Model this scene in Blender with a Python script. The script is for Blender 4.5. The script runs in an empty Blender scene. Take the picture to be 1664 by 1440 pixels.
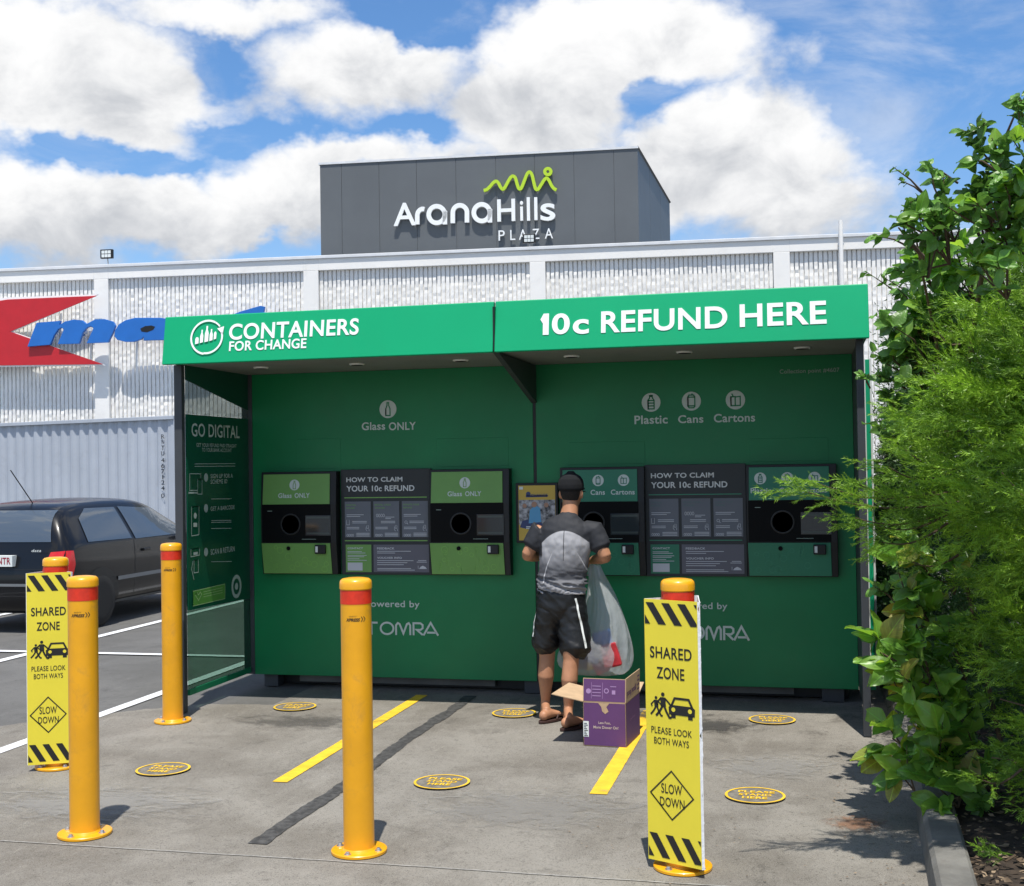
import bpy, bmesh, math, random
import numpy as np
from mathutils import Vector, Matrix, noise
from mathutils.bvhtree import BVHTree
from mathutils.geometry import tessellate_polygon
random.seed(7); rng = np.random.default_rng(7)
S = bpy.context.scene
COL = S.collection
PI = math.pi
V = Vector

# ------------------------------------------------------------------ camera
FPX, YAW, PITCH, ROLL = 1992.34, -0.23306, 0.019406, -0.015679
CAM = V((4.402, -8.155, 1.751))
_f = V((math.sin(YAW)*math.cos(PITCH), math.cos(YAW)*math.cos(PITCH), math.sin(PITCH)))
_r0 = V((math.cos(YAW), -math.sin(YAW), 0)); _u0 = _r0.cross(_f)
_r = math.cos(ROLL)*_r0 + math.sin(ROLL)*_u0
_u = -math.sin(ROLL)*_r0 + math.cos(ROLL)*_u0
cd = bpy.data.cameras.new('camera'); cam = bpy.data.objects.new('camera', cd); COL.objects.link(cam)
m = Matrix((( _r.x, _u.x, -_f.x, CAM.x), (_r.y, _u.y, -_f.y, CAM.y), (_r.z, _u.z, -_f.z, CAM.z), (0, 0, 0, 1)))
cam.matrix_world = m
cd.sensor_fit = 'HORIZONTAL'; cd.sensor_width = 36; cd.lens = 36*FPX/1664
cd.clip_start = 0.05; cd.clip_end = 3000
S.camera = cam
def ray(px, py): return _f + _r*(px-832)/FPX - _u*(py-720)/FPX
def at(px, py, x=None, y=None, z=None, d=None):
    """world point where the sight line of a photo pixel meets a plane of the place"""
    v = ray(px, py)
    if x is not None: t = (x-CAM.x)/v.x
    elif y is not None: t = (y-CAM.y)/v.y
    elif z is not None: t = (z-CAM.z)/v.z
    else: t = d
    return CAM + v*t

# ------------------------------------------------------------------ render look, world, sun
S.view_settings.view_transform = 'Standard'; S.view_settings.look = 'None'
S.view_settings.gamma = 1; S.view_settings.exposure = 0.5
S.view_settings.use_curve_mapping = False
S.cycles.max_bounces = 7; S.cycles.transparent_max_bounces = 12
S.cycles.use_denoising = True
SUNV = V((0.075, -0.345, 1.0)).normalized()      # towards the sun
SUN_EL = math.asin(SUNV.z); SUN_AZ = math.atan2(SUNV.x, SUNV.y)
sd = bpy.data.lights.new('sun', 'SUN'); sd.energy = 3.9; sd.angle = math.radians(0.5); sd.color = (1, .955, .88)
so = bpy.data.objects.new('sun', sd); COL.objects.link(so); so.location = (0, -20, 40)
so.rotation_euler = SUNV.to_track_quat('Z', 'Y').to_euler()

W = bpy.data.worlds.new('World'); S.world = W; W.use_nodes = True
nt = W.node_tree; nt.nodes.clear()
def N(tree, kind, **kw):
    n = tree.nodes.new(kind)
    for k, v in kw.items():
        if k in n.inputs: n.inputs[k].default_value = v
        else: setattr(n, k, v)
    return n
class G:
    """tiny node-maths helper"""
    def __init__(s, t): s.t = t
    def val(s, n, i, v):
        if v is None: return
        if isinstance(v, (int, float)): n.inputs[i].default_value = v
        else: s.t.links.new(v, n.inputs[i])
    def m(s, op, a, b=None, c=None, clamp=False):
        n = s.t.nodes.new('ShaderNodeMath'); n.operation = op; n.use_clamp = clamp
        s.val(n, 0, a); s.val(n, 1, b); s.val(n, 2, c); return n.outputs[0]
    def sstep(s, v, lo, hi):
        n = s.t.nodes.new('ShaderNodeMapRange'); n.interpolation_type = 'SMOOTHSTEP'
        s.val(n, 0, v); s.val(n, 1, lo); s.val(n, 2, hi); n.inputs[3].default_value = 0; n.inputs[4].default_value = 1
        return n.outputs[0]
    def mix(s, f, a, b, mode='MIX'):
        n = s.t.nodes.new('ShaderNodeMix'); n.data_type = 'RGBA'; n.blend_type = mode
        s.val(n, 0, f)
        for i, v in ((6, a), (7, b)):
            if isinstance(v, (tuple, list)): n.inputs[i].default_value = (*v[:3], 1)
            else: s.t.links.new(v, n.inputs[i])
        return n.outputs[2]
    def noise(s, vec, scale, detail=4, rough=.5, dist=0, dim='3D'):
        n = s.t.nodes.new('ShaderNodeTexNoise'); n.noise_dimensions = dim
        if vec is not None: s.t.links.new(vec, n.inputs['Vector'])
        n.inputs['Scale'].default_value = scale; n.inputs['Detail'].default_value = detail
        n.inputs['Roughness'].default_value = rough; n.inputs['Distortion'].default_value = dist
        return n.outputs[0]
    def xyz(s, a, b, c):
        n = s.t.nodes.new('ShaderNodeCombineXYZ'); s.val(n, 0, a); s.val(n, 1, b); s.val(n, 2, c); return n.outputs[0]
g = G(nt)
sky = nt.nodes.new('ShaderNodeTexSky'); sky.sky_type = 'NISHITA'; sky.sun_disc = False
sky.sun_elevation = SUN_EL; sky.sun_rotation = SUN_AZ; sky.altitude = 50; sky.air_density = 1.0; sky.dust_density = 0.4; sky.ozone_density = 2.2
tc = nt.nodes.new('ShaderNodeTexCoord'); sx = nt.nodes.new('ShaderNodeSeparateXYZ'); nt.links.new(tc.outputs['Generated'], sx.inputs[0])
az = g.m('ARCTAN2', sx.outputs[0], sx.outputs[1]); el = g.m('ARCSINE', sx.outputs[2])
elc = g.m('MAXIMUM', el, 0.0)
cvec = g.xyz(g.m('MULTIPLY', az, 1.0), g.m('MULTIPLY', elc, 1.35), 0.0)
# clouds seen in the picture: direction and size of each big cumulus (az, el, half width, half height, weight)
def azel(px, py):
    v = ray(px, py).normalized(); return math.atan2(v.x, v.y), math.asin(v.z)
warp = g.m('MULTIPLY', g.m('SUBTRACT', g.noise(cvec, 7, 5, .6), .5), .10)
warp2 = g.m('MULTIPLY', g.m('SUBTRACT', g.noise(cvec, 9.3, 5, .6), .5), .08)
azw = g.m('ADD', az, warp); elw = g.m('ADD', el, warp2)
def blob(px, py, rx, ry):
    a, e = azel(px, py); rx /= FPX; ry /= FPX
    da = g.m('DIVIDE', g.m('SUBTRACT', azw, a), rx); de = g.m('DIVIDE', g.m('SUBTRACT', elw, e), ry)
    q = g.m('ADD', g.m('MULTIPLY', da, da), g.m('MULTIPLY', de, de))
    return g.m('EXPONENT', g.m('MULTIPLY', q, -1.0)), de
dens = None; shn = None; shd = None
for (x, y, rx, ry, w) in [(90, 130, 260, 135, 1.0), (60, 345, 230, 90, .9), (230, 350, 190, 80, .9), (470, 320, 170, 95, .9), (600, 110, 210, 90, .85),
                          (560, 250, 150, 40, .8), (870, 175, 190, 100, 1.0), (1000, 75, 250, 85, .95), (1190, 250, 190, 120, 1.0),
                          (1290, 340, 200, 110, .7), (740, 250, 170, 40, .6), (380, 25, 260, 50, .7), (1480, 140, 70, 45, .55), (1330, 90, 90, 130, .35), (1600, 200, 70, 30, .4), (650, 330, 200, 60, .7)]:
    b, de = blob(x, y, rx, ry)
    b = g.m('MULTIPLY', b, w)
    dens = b if dens is None else g.m('MAXIMUM', dens, b)
    t = g.m('MULTIPLY', b, de)
    shn = t if shn is None else g.m('ADD', shn, t); shd = b if shd is None else g.m('ADD', shd, b)
for (x, y, rx, ry, w) in [(690, 28, 80, 42, 1.3), (200, 258, 130, 16, .5), (370, 205, 90, 25, .45), (345, 110, 40, 35, .4), (1570, 70, 130, 110, 1.0), (690, 210, 60, 14, .3), (1060, 150, 50, 35, .4), (430, 395, 40, 20, .4)]:
    b, de = blob(x, y, rx, ry)
    dens = g.m('SUBTRACT', dens, g.m('MULTIPLY', b, w))
fb = g.noise(cvec, 9, 8, .58, .15); fb2 = g.noise(cvec, 30, 6, .6, .1)
gen = g.noise(cvec, 3.1, 3, .5)                       # the same broken cloud cover all round the sky
genl = g.m('MULTIPLY', g.sstep(gen, .42, .66), .75)
ca, ce = azel(832, 250)
inv = g.m('MULTIPLY', g.m('SUBTRACT', az, ca), 1/.52); inv = g.m('MULTIPLY', inv, inv)
inv2 = g.m('MULTIPLY', g.m('SUBTRACT', el, ce), 1/.30); inv2 = g.m('MULTIPLY', inv2, inv2)
outside = g.sstep(g.m('ADD', inv, inv2), .75, 1.25)
dens = g.m('MAXIMUM', dens, g.m('MULTIPLY', genl, outside))
dens = g.m('ADD', dens, g.m('MULTIPLY', g.m('SUBTRACT', fb, .5), .95))
dens = g.m('ADD', dens, g.m('MULTIPLY', g.m('SUBTRACT', fb2, .5), .22))
mask = g.sstep(dens, .22, .60)
wisp = g.m('MULTIPLY', g.sstep(g.noise(g.xyz(az, g.m('MULTIPLY', elc, 2.2), .3), 5.5, 7, .62, .5), .46, .74), .38)
mask = g.m('MAXIMUM', mask, wisp)
updown = g.m('DIVIDE', shn, g.m('ADD', shd, .05))
bill = g.noise(cvec, 14, 7, .6, .3)
light = g.m('ADD', g.m('MULTIPLY', updown, .50), g.m('ADD', .60, g.m('MULTIPLY', g.m('SUBTRACT', bill, .5), 1.5)))
core = g.sstep(dens, .60, 1.35)
light = g.m('SUBTRACT', light, g.m('MULTIPLY', core, .34))
light = g.sstep(light, 0.0, .85)
CW, CG = (8.4, 8.4, 8.4), (4.6, 4.8, 5.15)
ccol = g.mix(light, CG, CW)
skyc = g.mix(1.0, sky.outputs[0], (.78, 1.10, 1.38), 'MULTIPLY')
hz = g.sstep(el, .30, .02)
skyc = g.mix(g.m('MULTIPLY', hz, .32), skyc, (5.2, 6.0, 6.9))
col = g.mix(mask, skyc, ccol)
bg = nt.nodes.new('ShaderNodeBackground'); nt.links.new(col, bg.inputs[0]); bg.inputs[1].default_value = 0.085
wo = nt.nodes.new('ShaderNodeOutputWorld'); nt.links.new(bg.outputs[0], wo.inputs[0])
W.cycles.sampling_method = 'MANUAL'; W.cycles.sample_map_resolution = 512

# ------------------------------------------------------------------ materials
MATS = {}
def mat(name, col, rough=.5, metal=0, var=0, vscale=3, bump=0, bscale=40, coat=0, alpha=None, trans=0, dirt=0, spec=.5, col2=None, emit=0):
    if name in MATS: return MATS[name]
    M = bpy.data.materials.new(name); M.use_nodes = True; t = M.node_tree; gg = G(t)
    p = t.nodes['Principled BSDF']; p.inputs['Roughness'].default_value = rough; p.inputs['Metallic'].default_value = metal
    p.inputs['Base Color'].default_value = (*col, 1); p.inputs['Coat Weight'].default_value = coat; p.inputs['Coat Roughness'].default_value = .06
    p.inputs['Specular IOR Level'].default_value = spec
    tcn = t.nodes.new('ShaderNodeTexCoord'); o = tcn.outputs['Object']
    c = None
    if var or col2:
        n = gg.noise(o, vscale, 5, .6)
        f = gg.sstep(n, .3, .7)
        a = tuple(x*(1-var) for x in col); b = col2 if col2 else tuple(min(1, x*(1+var)) for x in col)
        c = gg.mix(f, a, b)
    if dirt:
        n = gg.noise(o, vscale*2.3+1, 8, .7, .4); f = gg.m('MULTIPLY', gg.sstep(n, .52, .75), dirt)
        c = gg.mix(f, c if c is not None else col, (.13, .11, .09))
    if c is not None: t.links.new(c, p.inputs['Base Color'])
    if bump:
        n = gg.noise(o, bscale, 6, .6); b = t.nodes.new('ShaderNodeBump'); b.inputs['Strength'].default_value = bump; b.inputs['Distance'].default_value = .01
        t.links.new(n, b.inputs['Height']); t.links.new(b.outputs[0], p.inputs['Normal'])
    if trans:
        tr = t.nodes.new('ShaderNodeBsdfTranslucent'); tr.inputs[0].default_value = (*[min(1, x*1.6) for x in col], 1)
        if c is not None: t.links.new(c, tr.inputs[0])
        mx = t.nodes.new('ShaderNodeMixShader'); mx.inputs[0].default_value = trans
        t.links.new(p.outputs[0], mx.inputs[1]); t.links.new(tr.outputs[0], mx.inputs[2]); t.links.new(mx.outputs[0], t.nodes['Material Output'].inputs[0])
    if emit:
        p.inputs['Emission Color'].default_value = (*col, 1); p.inputs['Emission Strength'].default_value = emit
    if alpha is not None:
        tp = t.nodes.new('ShaderNodeBsdfTransparent'); tp.inputs[0].default_value = (*alpha[1], 1)
        mx = t.nodes.new('ShaderNodeMixShader'); mx.inputs[0].default_value = alpha[0]
        t.links.new(tp.outputs[0], mx.inputs[1]); t.links.new(p.outputs[0], mx.inputs[2]); t.links.new(mx.outputs[0], t.nodes['Material Output'].inputs[0])
    MATS[name] = M; return M

def ground_mat(name, base, light, dark, sc=1.0, aggr=.25, cracks=False):
    M = bpy.data.materials.new(name); M.use_nodes = True; t = M.node_tree; gg = G(t)
    p = t.nodes['Principled BSDF']; p.inputs['Roughness'].default_value = .88; p.inputs['Specular IOR Level'].default_value = .3
    o = t.nodes.new('ShaderNodeTexCoord').outputs['Object']
    c = gg.mix(gg.sstep(gg.noise(o, .9*sc, 6, .65, .4), .35, .68), base, light)
    mp = t.nodes.new('ShaderNodeMapping'); t.links.new(o, mp.inputs[0]); mp.inputs['Scale'].default_value = (1.0, .25, 1); mp.inputs['Rotation'].default_value = (0, 0, .5)
    c = gg.mix(gg.m('MULTIPLY', gg.sstep(gg.noise(mp.outputs[0], 2.6*sc, 7, .7, .6), .50, .72), .6), c, light)
    c = gg.mix(gg.m('MULTIPLY', gg.sstep(gg.noise(o, 2.1*sc, 8, .72, .8), .54, .74), .7), c, dark)
    c = gg.mix(gg.m('MULTIPLY', gg.sstep(gg.noise(o, 14, 6, .75, .3), .54, .72), .65), c, dark)
    c = gg.mix(gg.m('MULTIPLY', gg.sstep(gg.noise(o, 26, 6, .8, .2), .54, .70), .55), c, light)
    c = gg.mix(gg.m('MULTIPLY', gg.sstep(gg.noise(mp.outputs[0], 9, 8, .8, .3), .55, .70), .5), c, tuple(x*1.25 for x in light))
    sp = gg.noise(o, 220, 3, .7)
    c = gg.mix(gg.m('MULTIPLY', gg.sstep(sp, .55, .7), aggr), c, tuple(min(1, x*1.7) for x in light))
    sp2 = gg.noise(o, 160, 3, .7)
    c = gg.mix(gg.m('MULTIPLY', gg.sstep(sp2, .56, .7), aggr*1.6), c, tuple(x*.35 for x in dark))
    c = gg.mix(gg.m('MULTIPLY', gg.sstep(gg.noise(o, 75, 4, .8), .56, .68), aggr*.6), c, tuple(x*.6 for x in dark))
    if cracks:
        vo = t.nodes.new('ShaderNodeTexVoronoi'); vo.feature = 'DISTANCE_TO_EDGE'; vo.inputs['Scale'].default_value = .55
        wv = t.nodes.new('ShaderNodeVectorMath'); wv.operation = 'ADD'; nn = t.nodes.new('ShaderNodeTexNoise'); nn.inputs['Scale'].default_value = 3; nn.inputs['Detail'].default_value = 5
        t.links.new(o, nn.inputs[0]); sc_ = t.nodes.new('ShaderNodeVectorMath'); sc_.operation = 'SCALE'; sc_.inputs['Scale'].default_value = .3; t.links.new(nn.outputs['Color'], sc_.inputs[0])
        t.links.new(o, wv.inputs[0]); t.links.new(sc_.outputs[0], wv.inputs[1]); t.links.new(wv.outputs[0], vo.inputs['Vector'])
        c = gg.mix(gg.m('MULTIPLY', gg.sstep(vo.outputs[0], .006, .001), .35), c, tuple(x*.6 for x in dark))
    t.links.new(c, p.inputs['Base Color'])
    b = t.nodes.new('ShaderNodeBump'); b.inputs['Strength'].default_value = .5; b.inputs['Distance'].default_value = .004
    t.links.new(gg.m('ADD', sp, gg.m('MULTIPLY', gg.noise(o, 60, 5, .6), .8)), b.inputs['Height']); t.links.new(b.outputs[0], p.inputs['Normal'])
    return M
M_asphalt = ground_mat('asphalt', (.105, .103, .098), (.145, .142, .136), (.062, .060, .057))
M_apron = ground_mat('worn_paving', (.165, .150, .127), (.26, .243, .212), (.085, .077, .065), 1.3, .7, False)
M_white = mat('white_road_paint', (.72, .73, .74), .7, dirt=.25, vscale=4, bump=.3, bscale=90)
M_yline = mat('yellow_road_paint', (.80, .50, .03), .65, var=.12, vscale=9, dirt=.25, bump=.3, bscale=120)
M_tar = mat('tar_strip', (.055, .054, .052), .8, var=.55, vscale=22, dirt=.6, bump=.6, bscale=60)
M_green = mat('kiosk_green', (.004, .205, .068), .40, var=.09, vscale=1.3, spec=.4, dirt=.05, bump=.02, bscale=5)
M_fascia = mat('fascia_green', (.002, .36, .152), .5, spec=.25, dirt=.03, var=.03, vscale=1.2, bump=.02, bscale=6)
M_dgrey = mat('dark_grey_steel', (.045, .050, .056), .5, var=.12)
M_soffit = mat('soffit_grey', (.20, .215, .205), .6, var=.08)
M_black = mat('black_plastic', (.006, .007, .008), .5, var=.2, vscale=5)
M_gloss = mat('black_gloss', (.003, .0035, .004), .5, spec=.12)
M_lime = mat('lime_panel', (.16, .36, .085), .45, var=.05)
M_limed = mat('lime_print', (.21, .47, .10), .45)
M_teal = mat('teal_panel', (.02, .20, .11), .45, var=.05)
M_teald = mat('teal_print', (.035, .25, .145), .45)
M_board = mat('info_board', (.022, .027, .030), .5)
M_card = mat('info_card', (.14, .155, .185), .5, var=.05)
M_print = mat('white_print', (.74, .78, .76), .5)
M_printd = mat('pale_grey_print', (.30, .40, .35), .5)
M_whiteletter = mat('white_letter', (.86, .87, .86), .35)
M_yellow = mat('bollard_yellow', (.80, .37, .006), .36, dirt=.26, var=.08, vscale=3, coat=.25, bump=.03, bscale=14)
M_red = mat('red_reflector', (.68, .035, .012), .35, var=.1, vscale=30)
M_steel = mat('galvanised_bolt', (.55, .55, .56), .35, .9, var=.1, vscale=30)
M_sign = mat('sign_yellow', (.80, .67, .045), .5, var=.04, vscale=2, bump=.03, bscale=20)
M_signk = mat('sign_black', (.012, .012, .012), .5)
M_corf = mat('corflute_white', (.78, .79, .80), .5, var=.06, vscale=12, bump=.3, bscale=50)
M_wall = mat('white_painted_concrete', (.86, .84, .80), .7, var=.035, vscale=.5, dirt=.10, bump=.15, bscale=12)
M_rib = mat('white_rough_rib', (.86, .84, .80), .8, var=.05, vscale=1.5, dirt=.06, bump=.4, bscale=18)
M_recess = mat('rib_backing', (.78, .77, .75), .85, var=.06, vscale=2)
M_tower = mat('charcoal_cladding', (.115, .125, .132), .5, var=.06, vscale=.6)
M_cap = mat('parapet_capping', (.70, .71, .72), .5, 0, var=.06)
M_cont = mat('container_grey_blue', (.43, .465, .52), .5, var=.06, vscale=.8, dirt=.15, bump=.05, bscale=3)
M_kred = mat('sign_red', (.52, .014, .022), .4, var=.05)
M_kblue = mat('sign_blue', (.015, .145, .50), .4, var=.05)
M_lime2 = mat('lime_neon', (.48, .68, .03), .4)
M_soil = mat('mulch_soil', (.035, .024, .016), .95, var=.5, vscale=14, bump=1, bscale=30, col2=(.06, .042, .028))
M_kerb = mat('kerb_concrete', (.155, .15, .135), .85, var=.25, vscale=5, dirt=.5, bump=.6, bscale=45)

# ------------------------------------------------------------------ mesh helpers
class MB:
    def __init__(s): s.v = []; s.f = []; s.sm = []
    def add(s, vs, fs, smooth=False):
        o = len(s.v); s.v += [tuple(p) for p in vs]; s.f += [tuple(i+o for i in f) for f in fs]; s.sm += [smooth]*len(fs); return s
    def box(s, x0, y0, z0, x1, y1, z1):
        x0, x1 = min(x0, x1), max(x0, x1); y0, y1 = min(y0, y1), max(y0, y1); z0, z1 = min(z0, z1), max(z0, z1)
        vs = [(x0,y0,z0),(x1,y0,z0),(x1,y1,z0),(x0,y1,z0),(x0,y0,z1),(x1,y0,z1),(x1,y1,z1),(x0,y1,z1)]
        return s.add(vs, [(0,3,2,1),(4,5,6,7),(0,1,5,4),(1,2,6,5),(2,3,7,6),(3,0,4,7)])
    def prism(s, poly, o, u, v, d0, d1):
        """closed solid over a 2D outline in the plane (o,u,v), from offset d0 to d1 along u x v"""
        o, u, v = V(o), V(u), V(v); n = u.cross(v)
        a = sum(poly[i][0]*poly[(i+1) % len(poly)][1]-poly[(i+1) % len(poly)][0]*poly[i][1] for i in range(len(poly)))
        if a < 0: poly = poly[::-1]
        if d1 < d0: d0, d1 = d1, d0
        k = len(poly)
        vs = [o+u*a_+v*b_+n*d1 for a_, b_ in poly]+[o+u*a_+v*b_+n*d0 for a_, b_ in poly]
        tris = tessellate_polygon([[V((a_, b_, 0)) for a_, b_ in poly]])
        fs = []
        for t3 in tris:
            (ax, ay), (bx, by), (cx, cy) = [poly[i] for i in t3]
            if (bx-ax)*(cy-ay)-(cx-ax)*(by-ay) < 0: t3 = t3[::-1]
            fs.append(tuple(t3)); fs.append(tuple(i+k for i in t3[::-1]))
        fs += [(i, i+k, (i+1) % k+k, (i+1) % k) for i in range(k)]
        return s.add(vs, fs)
    def lathe(s, prof, c=(0, 0, 0), n=32, axis='z'):
        c = V(c); vs = []; fs = []
        for r, h in prof:
            for i in range(n):
                a = 2*PI*i/n
                p = V((r*math.cos(a), r*math.sin(a), h))
                if axis == 'y': p = V((p.x, -p.z, p.y))
                if axis == 'x': p = V((p.z, p.x, p.y))
                vs.append(c+p)
        for j in range(len(prof)-1):
            for i in range(n):
                i2 = (i+1) % n; fs.append((j*n+i, j*n+i2, (j+1)*n+i2, (j+1)*n+i))
        if prof[0][0] > 1e-6: fs.append(tuple(range(n))[::-1])
        if prof[-1][0] > 1e-6: fs.append(tuple((len(prof)-1)*n+i for i in range(n)))
        return s.add(vs, fs, True)
    def tube(s, pts, rad, n=8):
        pts = [V(p) for p in pts]; vs = []; fs = []
        if not isinstance(rad, (list, tuple)): rad = [rad]*len(pts)
        ref = V((.3, .2, 1)).normalized()
        for k, p in enumerate(pts):
            t = (pts[min(k+1, len(pts)-1)]-pts[max(k-1, 0)]).normalized()
            a = ref.cross(t)
            if a.length < .05: a = V((1, 0, 0)).cross(t)
            a.normalize(); b = t.cross(a)
            vs += [p+(a*math.cos(2*PI*i/n)+b*math.sin(2*PI*i/n))*rad[k] for i in range(n)]
        for k in range(len(pts)-1):
            for i in range(n):
                i2 = (i+1) % n; fs.append((k*n+i, k*n+i2, (k+1)*n+i2, (k+1)*n+i))
        fs.append(tuple(range(n))[::-1]); fs.append(tuple((len(pts)-1)*n+i for i in range(n)))
        return s.add(vs, fs, True)
    def loft(s, st, n=20, ref=(1, 0, 0)):
        """st: (point, lateral radius, depth radius); closed with rounded ends"""
        ref = V(ref); pts = [V(a[0]) for a in st]; rings = []
        def ring(p, t, rx, ry):
            a = (ref-t*ref.dot(t)); a.normalize(); b = t.cross(a)
            return [p+a*rx*math.cos(2*PI*i/n)+b*ry*math.sin(2*PI*i/n) for i in range(n)]
        T = []
        for k in range(len(pts)):
            T.append((pts[min(k+1, len(pts)-1)]-pts[max(k-1, 0)]).normalized())
        r0 = min(st[0][1], st[0][2]); r1 = min(st[-1][1], st[-1][2])
        rings.append(ring(pts[0]-T[0]*r0*.5, T[0], st[0][1]*.55, st[0][2]*.55))
        for k, a in enumerate(st): rings.append(ring(pts[k], T[k], a[1], a[2]))
        rings.append(ring(pts[-1]+T[-1]*r1*.5, T[-1], st[-1][1]*.55, st[-1][2]*.55))
        vs = [p for r_ in rings for p in r_]; fs = []
        for k in range(len(rings)-1):
            for i in range(n):
                i2 = (i+1) % n; fs.append((k*n+i, k*n+i2, (k+1)*n+i2, (k+1)*n+i))
        fs.append(tuple(range(n))[::-1]); fs.append(tuple((len(rings)-1)*n+i for i in range(n)))
        return s.add(vs, fs, True)
    def ball(s, c, rx, ry, rz, n=20):
        c = V(c); prof = [(math.sin(PI*k/12), -math.cos(PI*k/12)) for k in range(1, 12)]
        vs = []; fs = []
        for r_, h in prof:
            vs += [c+V((rx*r_*math.cos(2*PI*i/n), ry*r_*math.sin(2*PI*i/n), rz*h)) for i in range(n)]
        for k in range(len(prof)-1):
            for i in range(n):
                i2 = (i+1) % n; fs.append((k*n+i, k*n+i2, (k+1)*n+i2, (k+1)*n+i))
        fs.append(tuple(range(n))[::-1]); fs.append(tuple((len(prof)-1)*n+i for i in range(n)))
        return s.add(vs, fs, True)
    def mesh(s, name, parent=None, world=False):
        me = bpy.data.meshes.new(name); v = s.v
        if world and parent is not None:
            L = parent.location; v = [(p[0]-L.x, p[1]-L.y, p[2]-L.z) for p in v]
        me.from_pydata(v, [], s.f); me.polygons.foreach_set('use_smooth', s.sm); me.update()
        if any(s.sm): me.set_sharp_from_angle(angle=math.radians(40))
        return me
    def build(s, name, m, parent=None, world=False, bev=0, seg=2):
        me = s.mesh(name, parent, world); me.materials.append(m)
        o = bpy.data.objects.new(name, me); COL.objects.link(o)
        if parent is not None: o.parent = parent
        if bev:
            b = o.modifiers.new('bevel', 'BEVEL'); b.width = bev; b.segments = seg; b.limit_method = 'ANGLE'; b.angle_limit = math.radians(35)
        return o
def thing(name, label, cat, loc=(0, 0, 0), rz=0, group=None):
    o = bpy.data.objects.new(name, None); COL.objects.link(o); o.location = loc; o.rotation_euler = (0, 0, rz); o.empty_display_size = .1
    o['label'] = label; o['category'] = cat
    if group: o['group'] = group
    return o
def tag(o, label, cat, group=None):
    o['label'] = label; o['category'] = cat
    if group: o['group'] = group
    return o
def struct(o): o['kind'] = 'structure'; return o
def stuff(o): o['kind'] = 'stuff'; return o
def link_mesh(name, me, parent=None):
    o = bpy.data.objects.new(name, me); COL.objects.link(o)
    if parent is not None: o.parent = parent
    return o
def copy_tree(o, parent=None):
    c = o.copy(); COL.objects.link(c); c.parent = parent
    for ch in list(o.children): copy_tree(ch, c)
    return c

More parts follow.
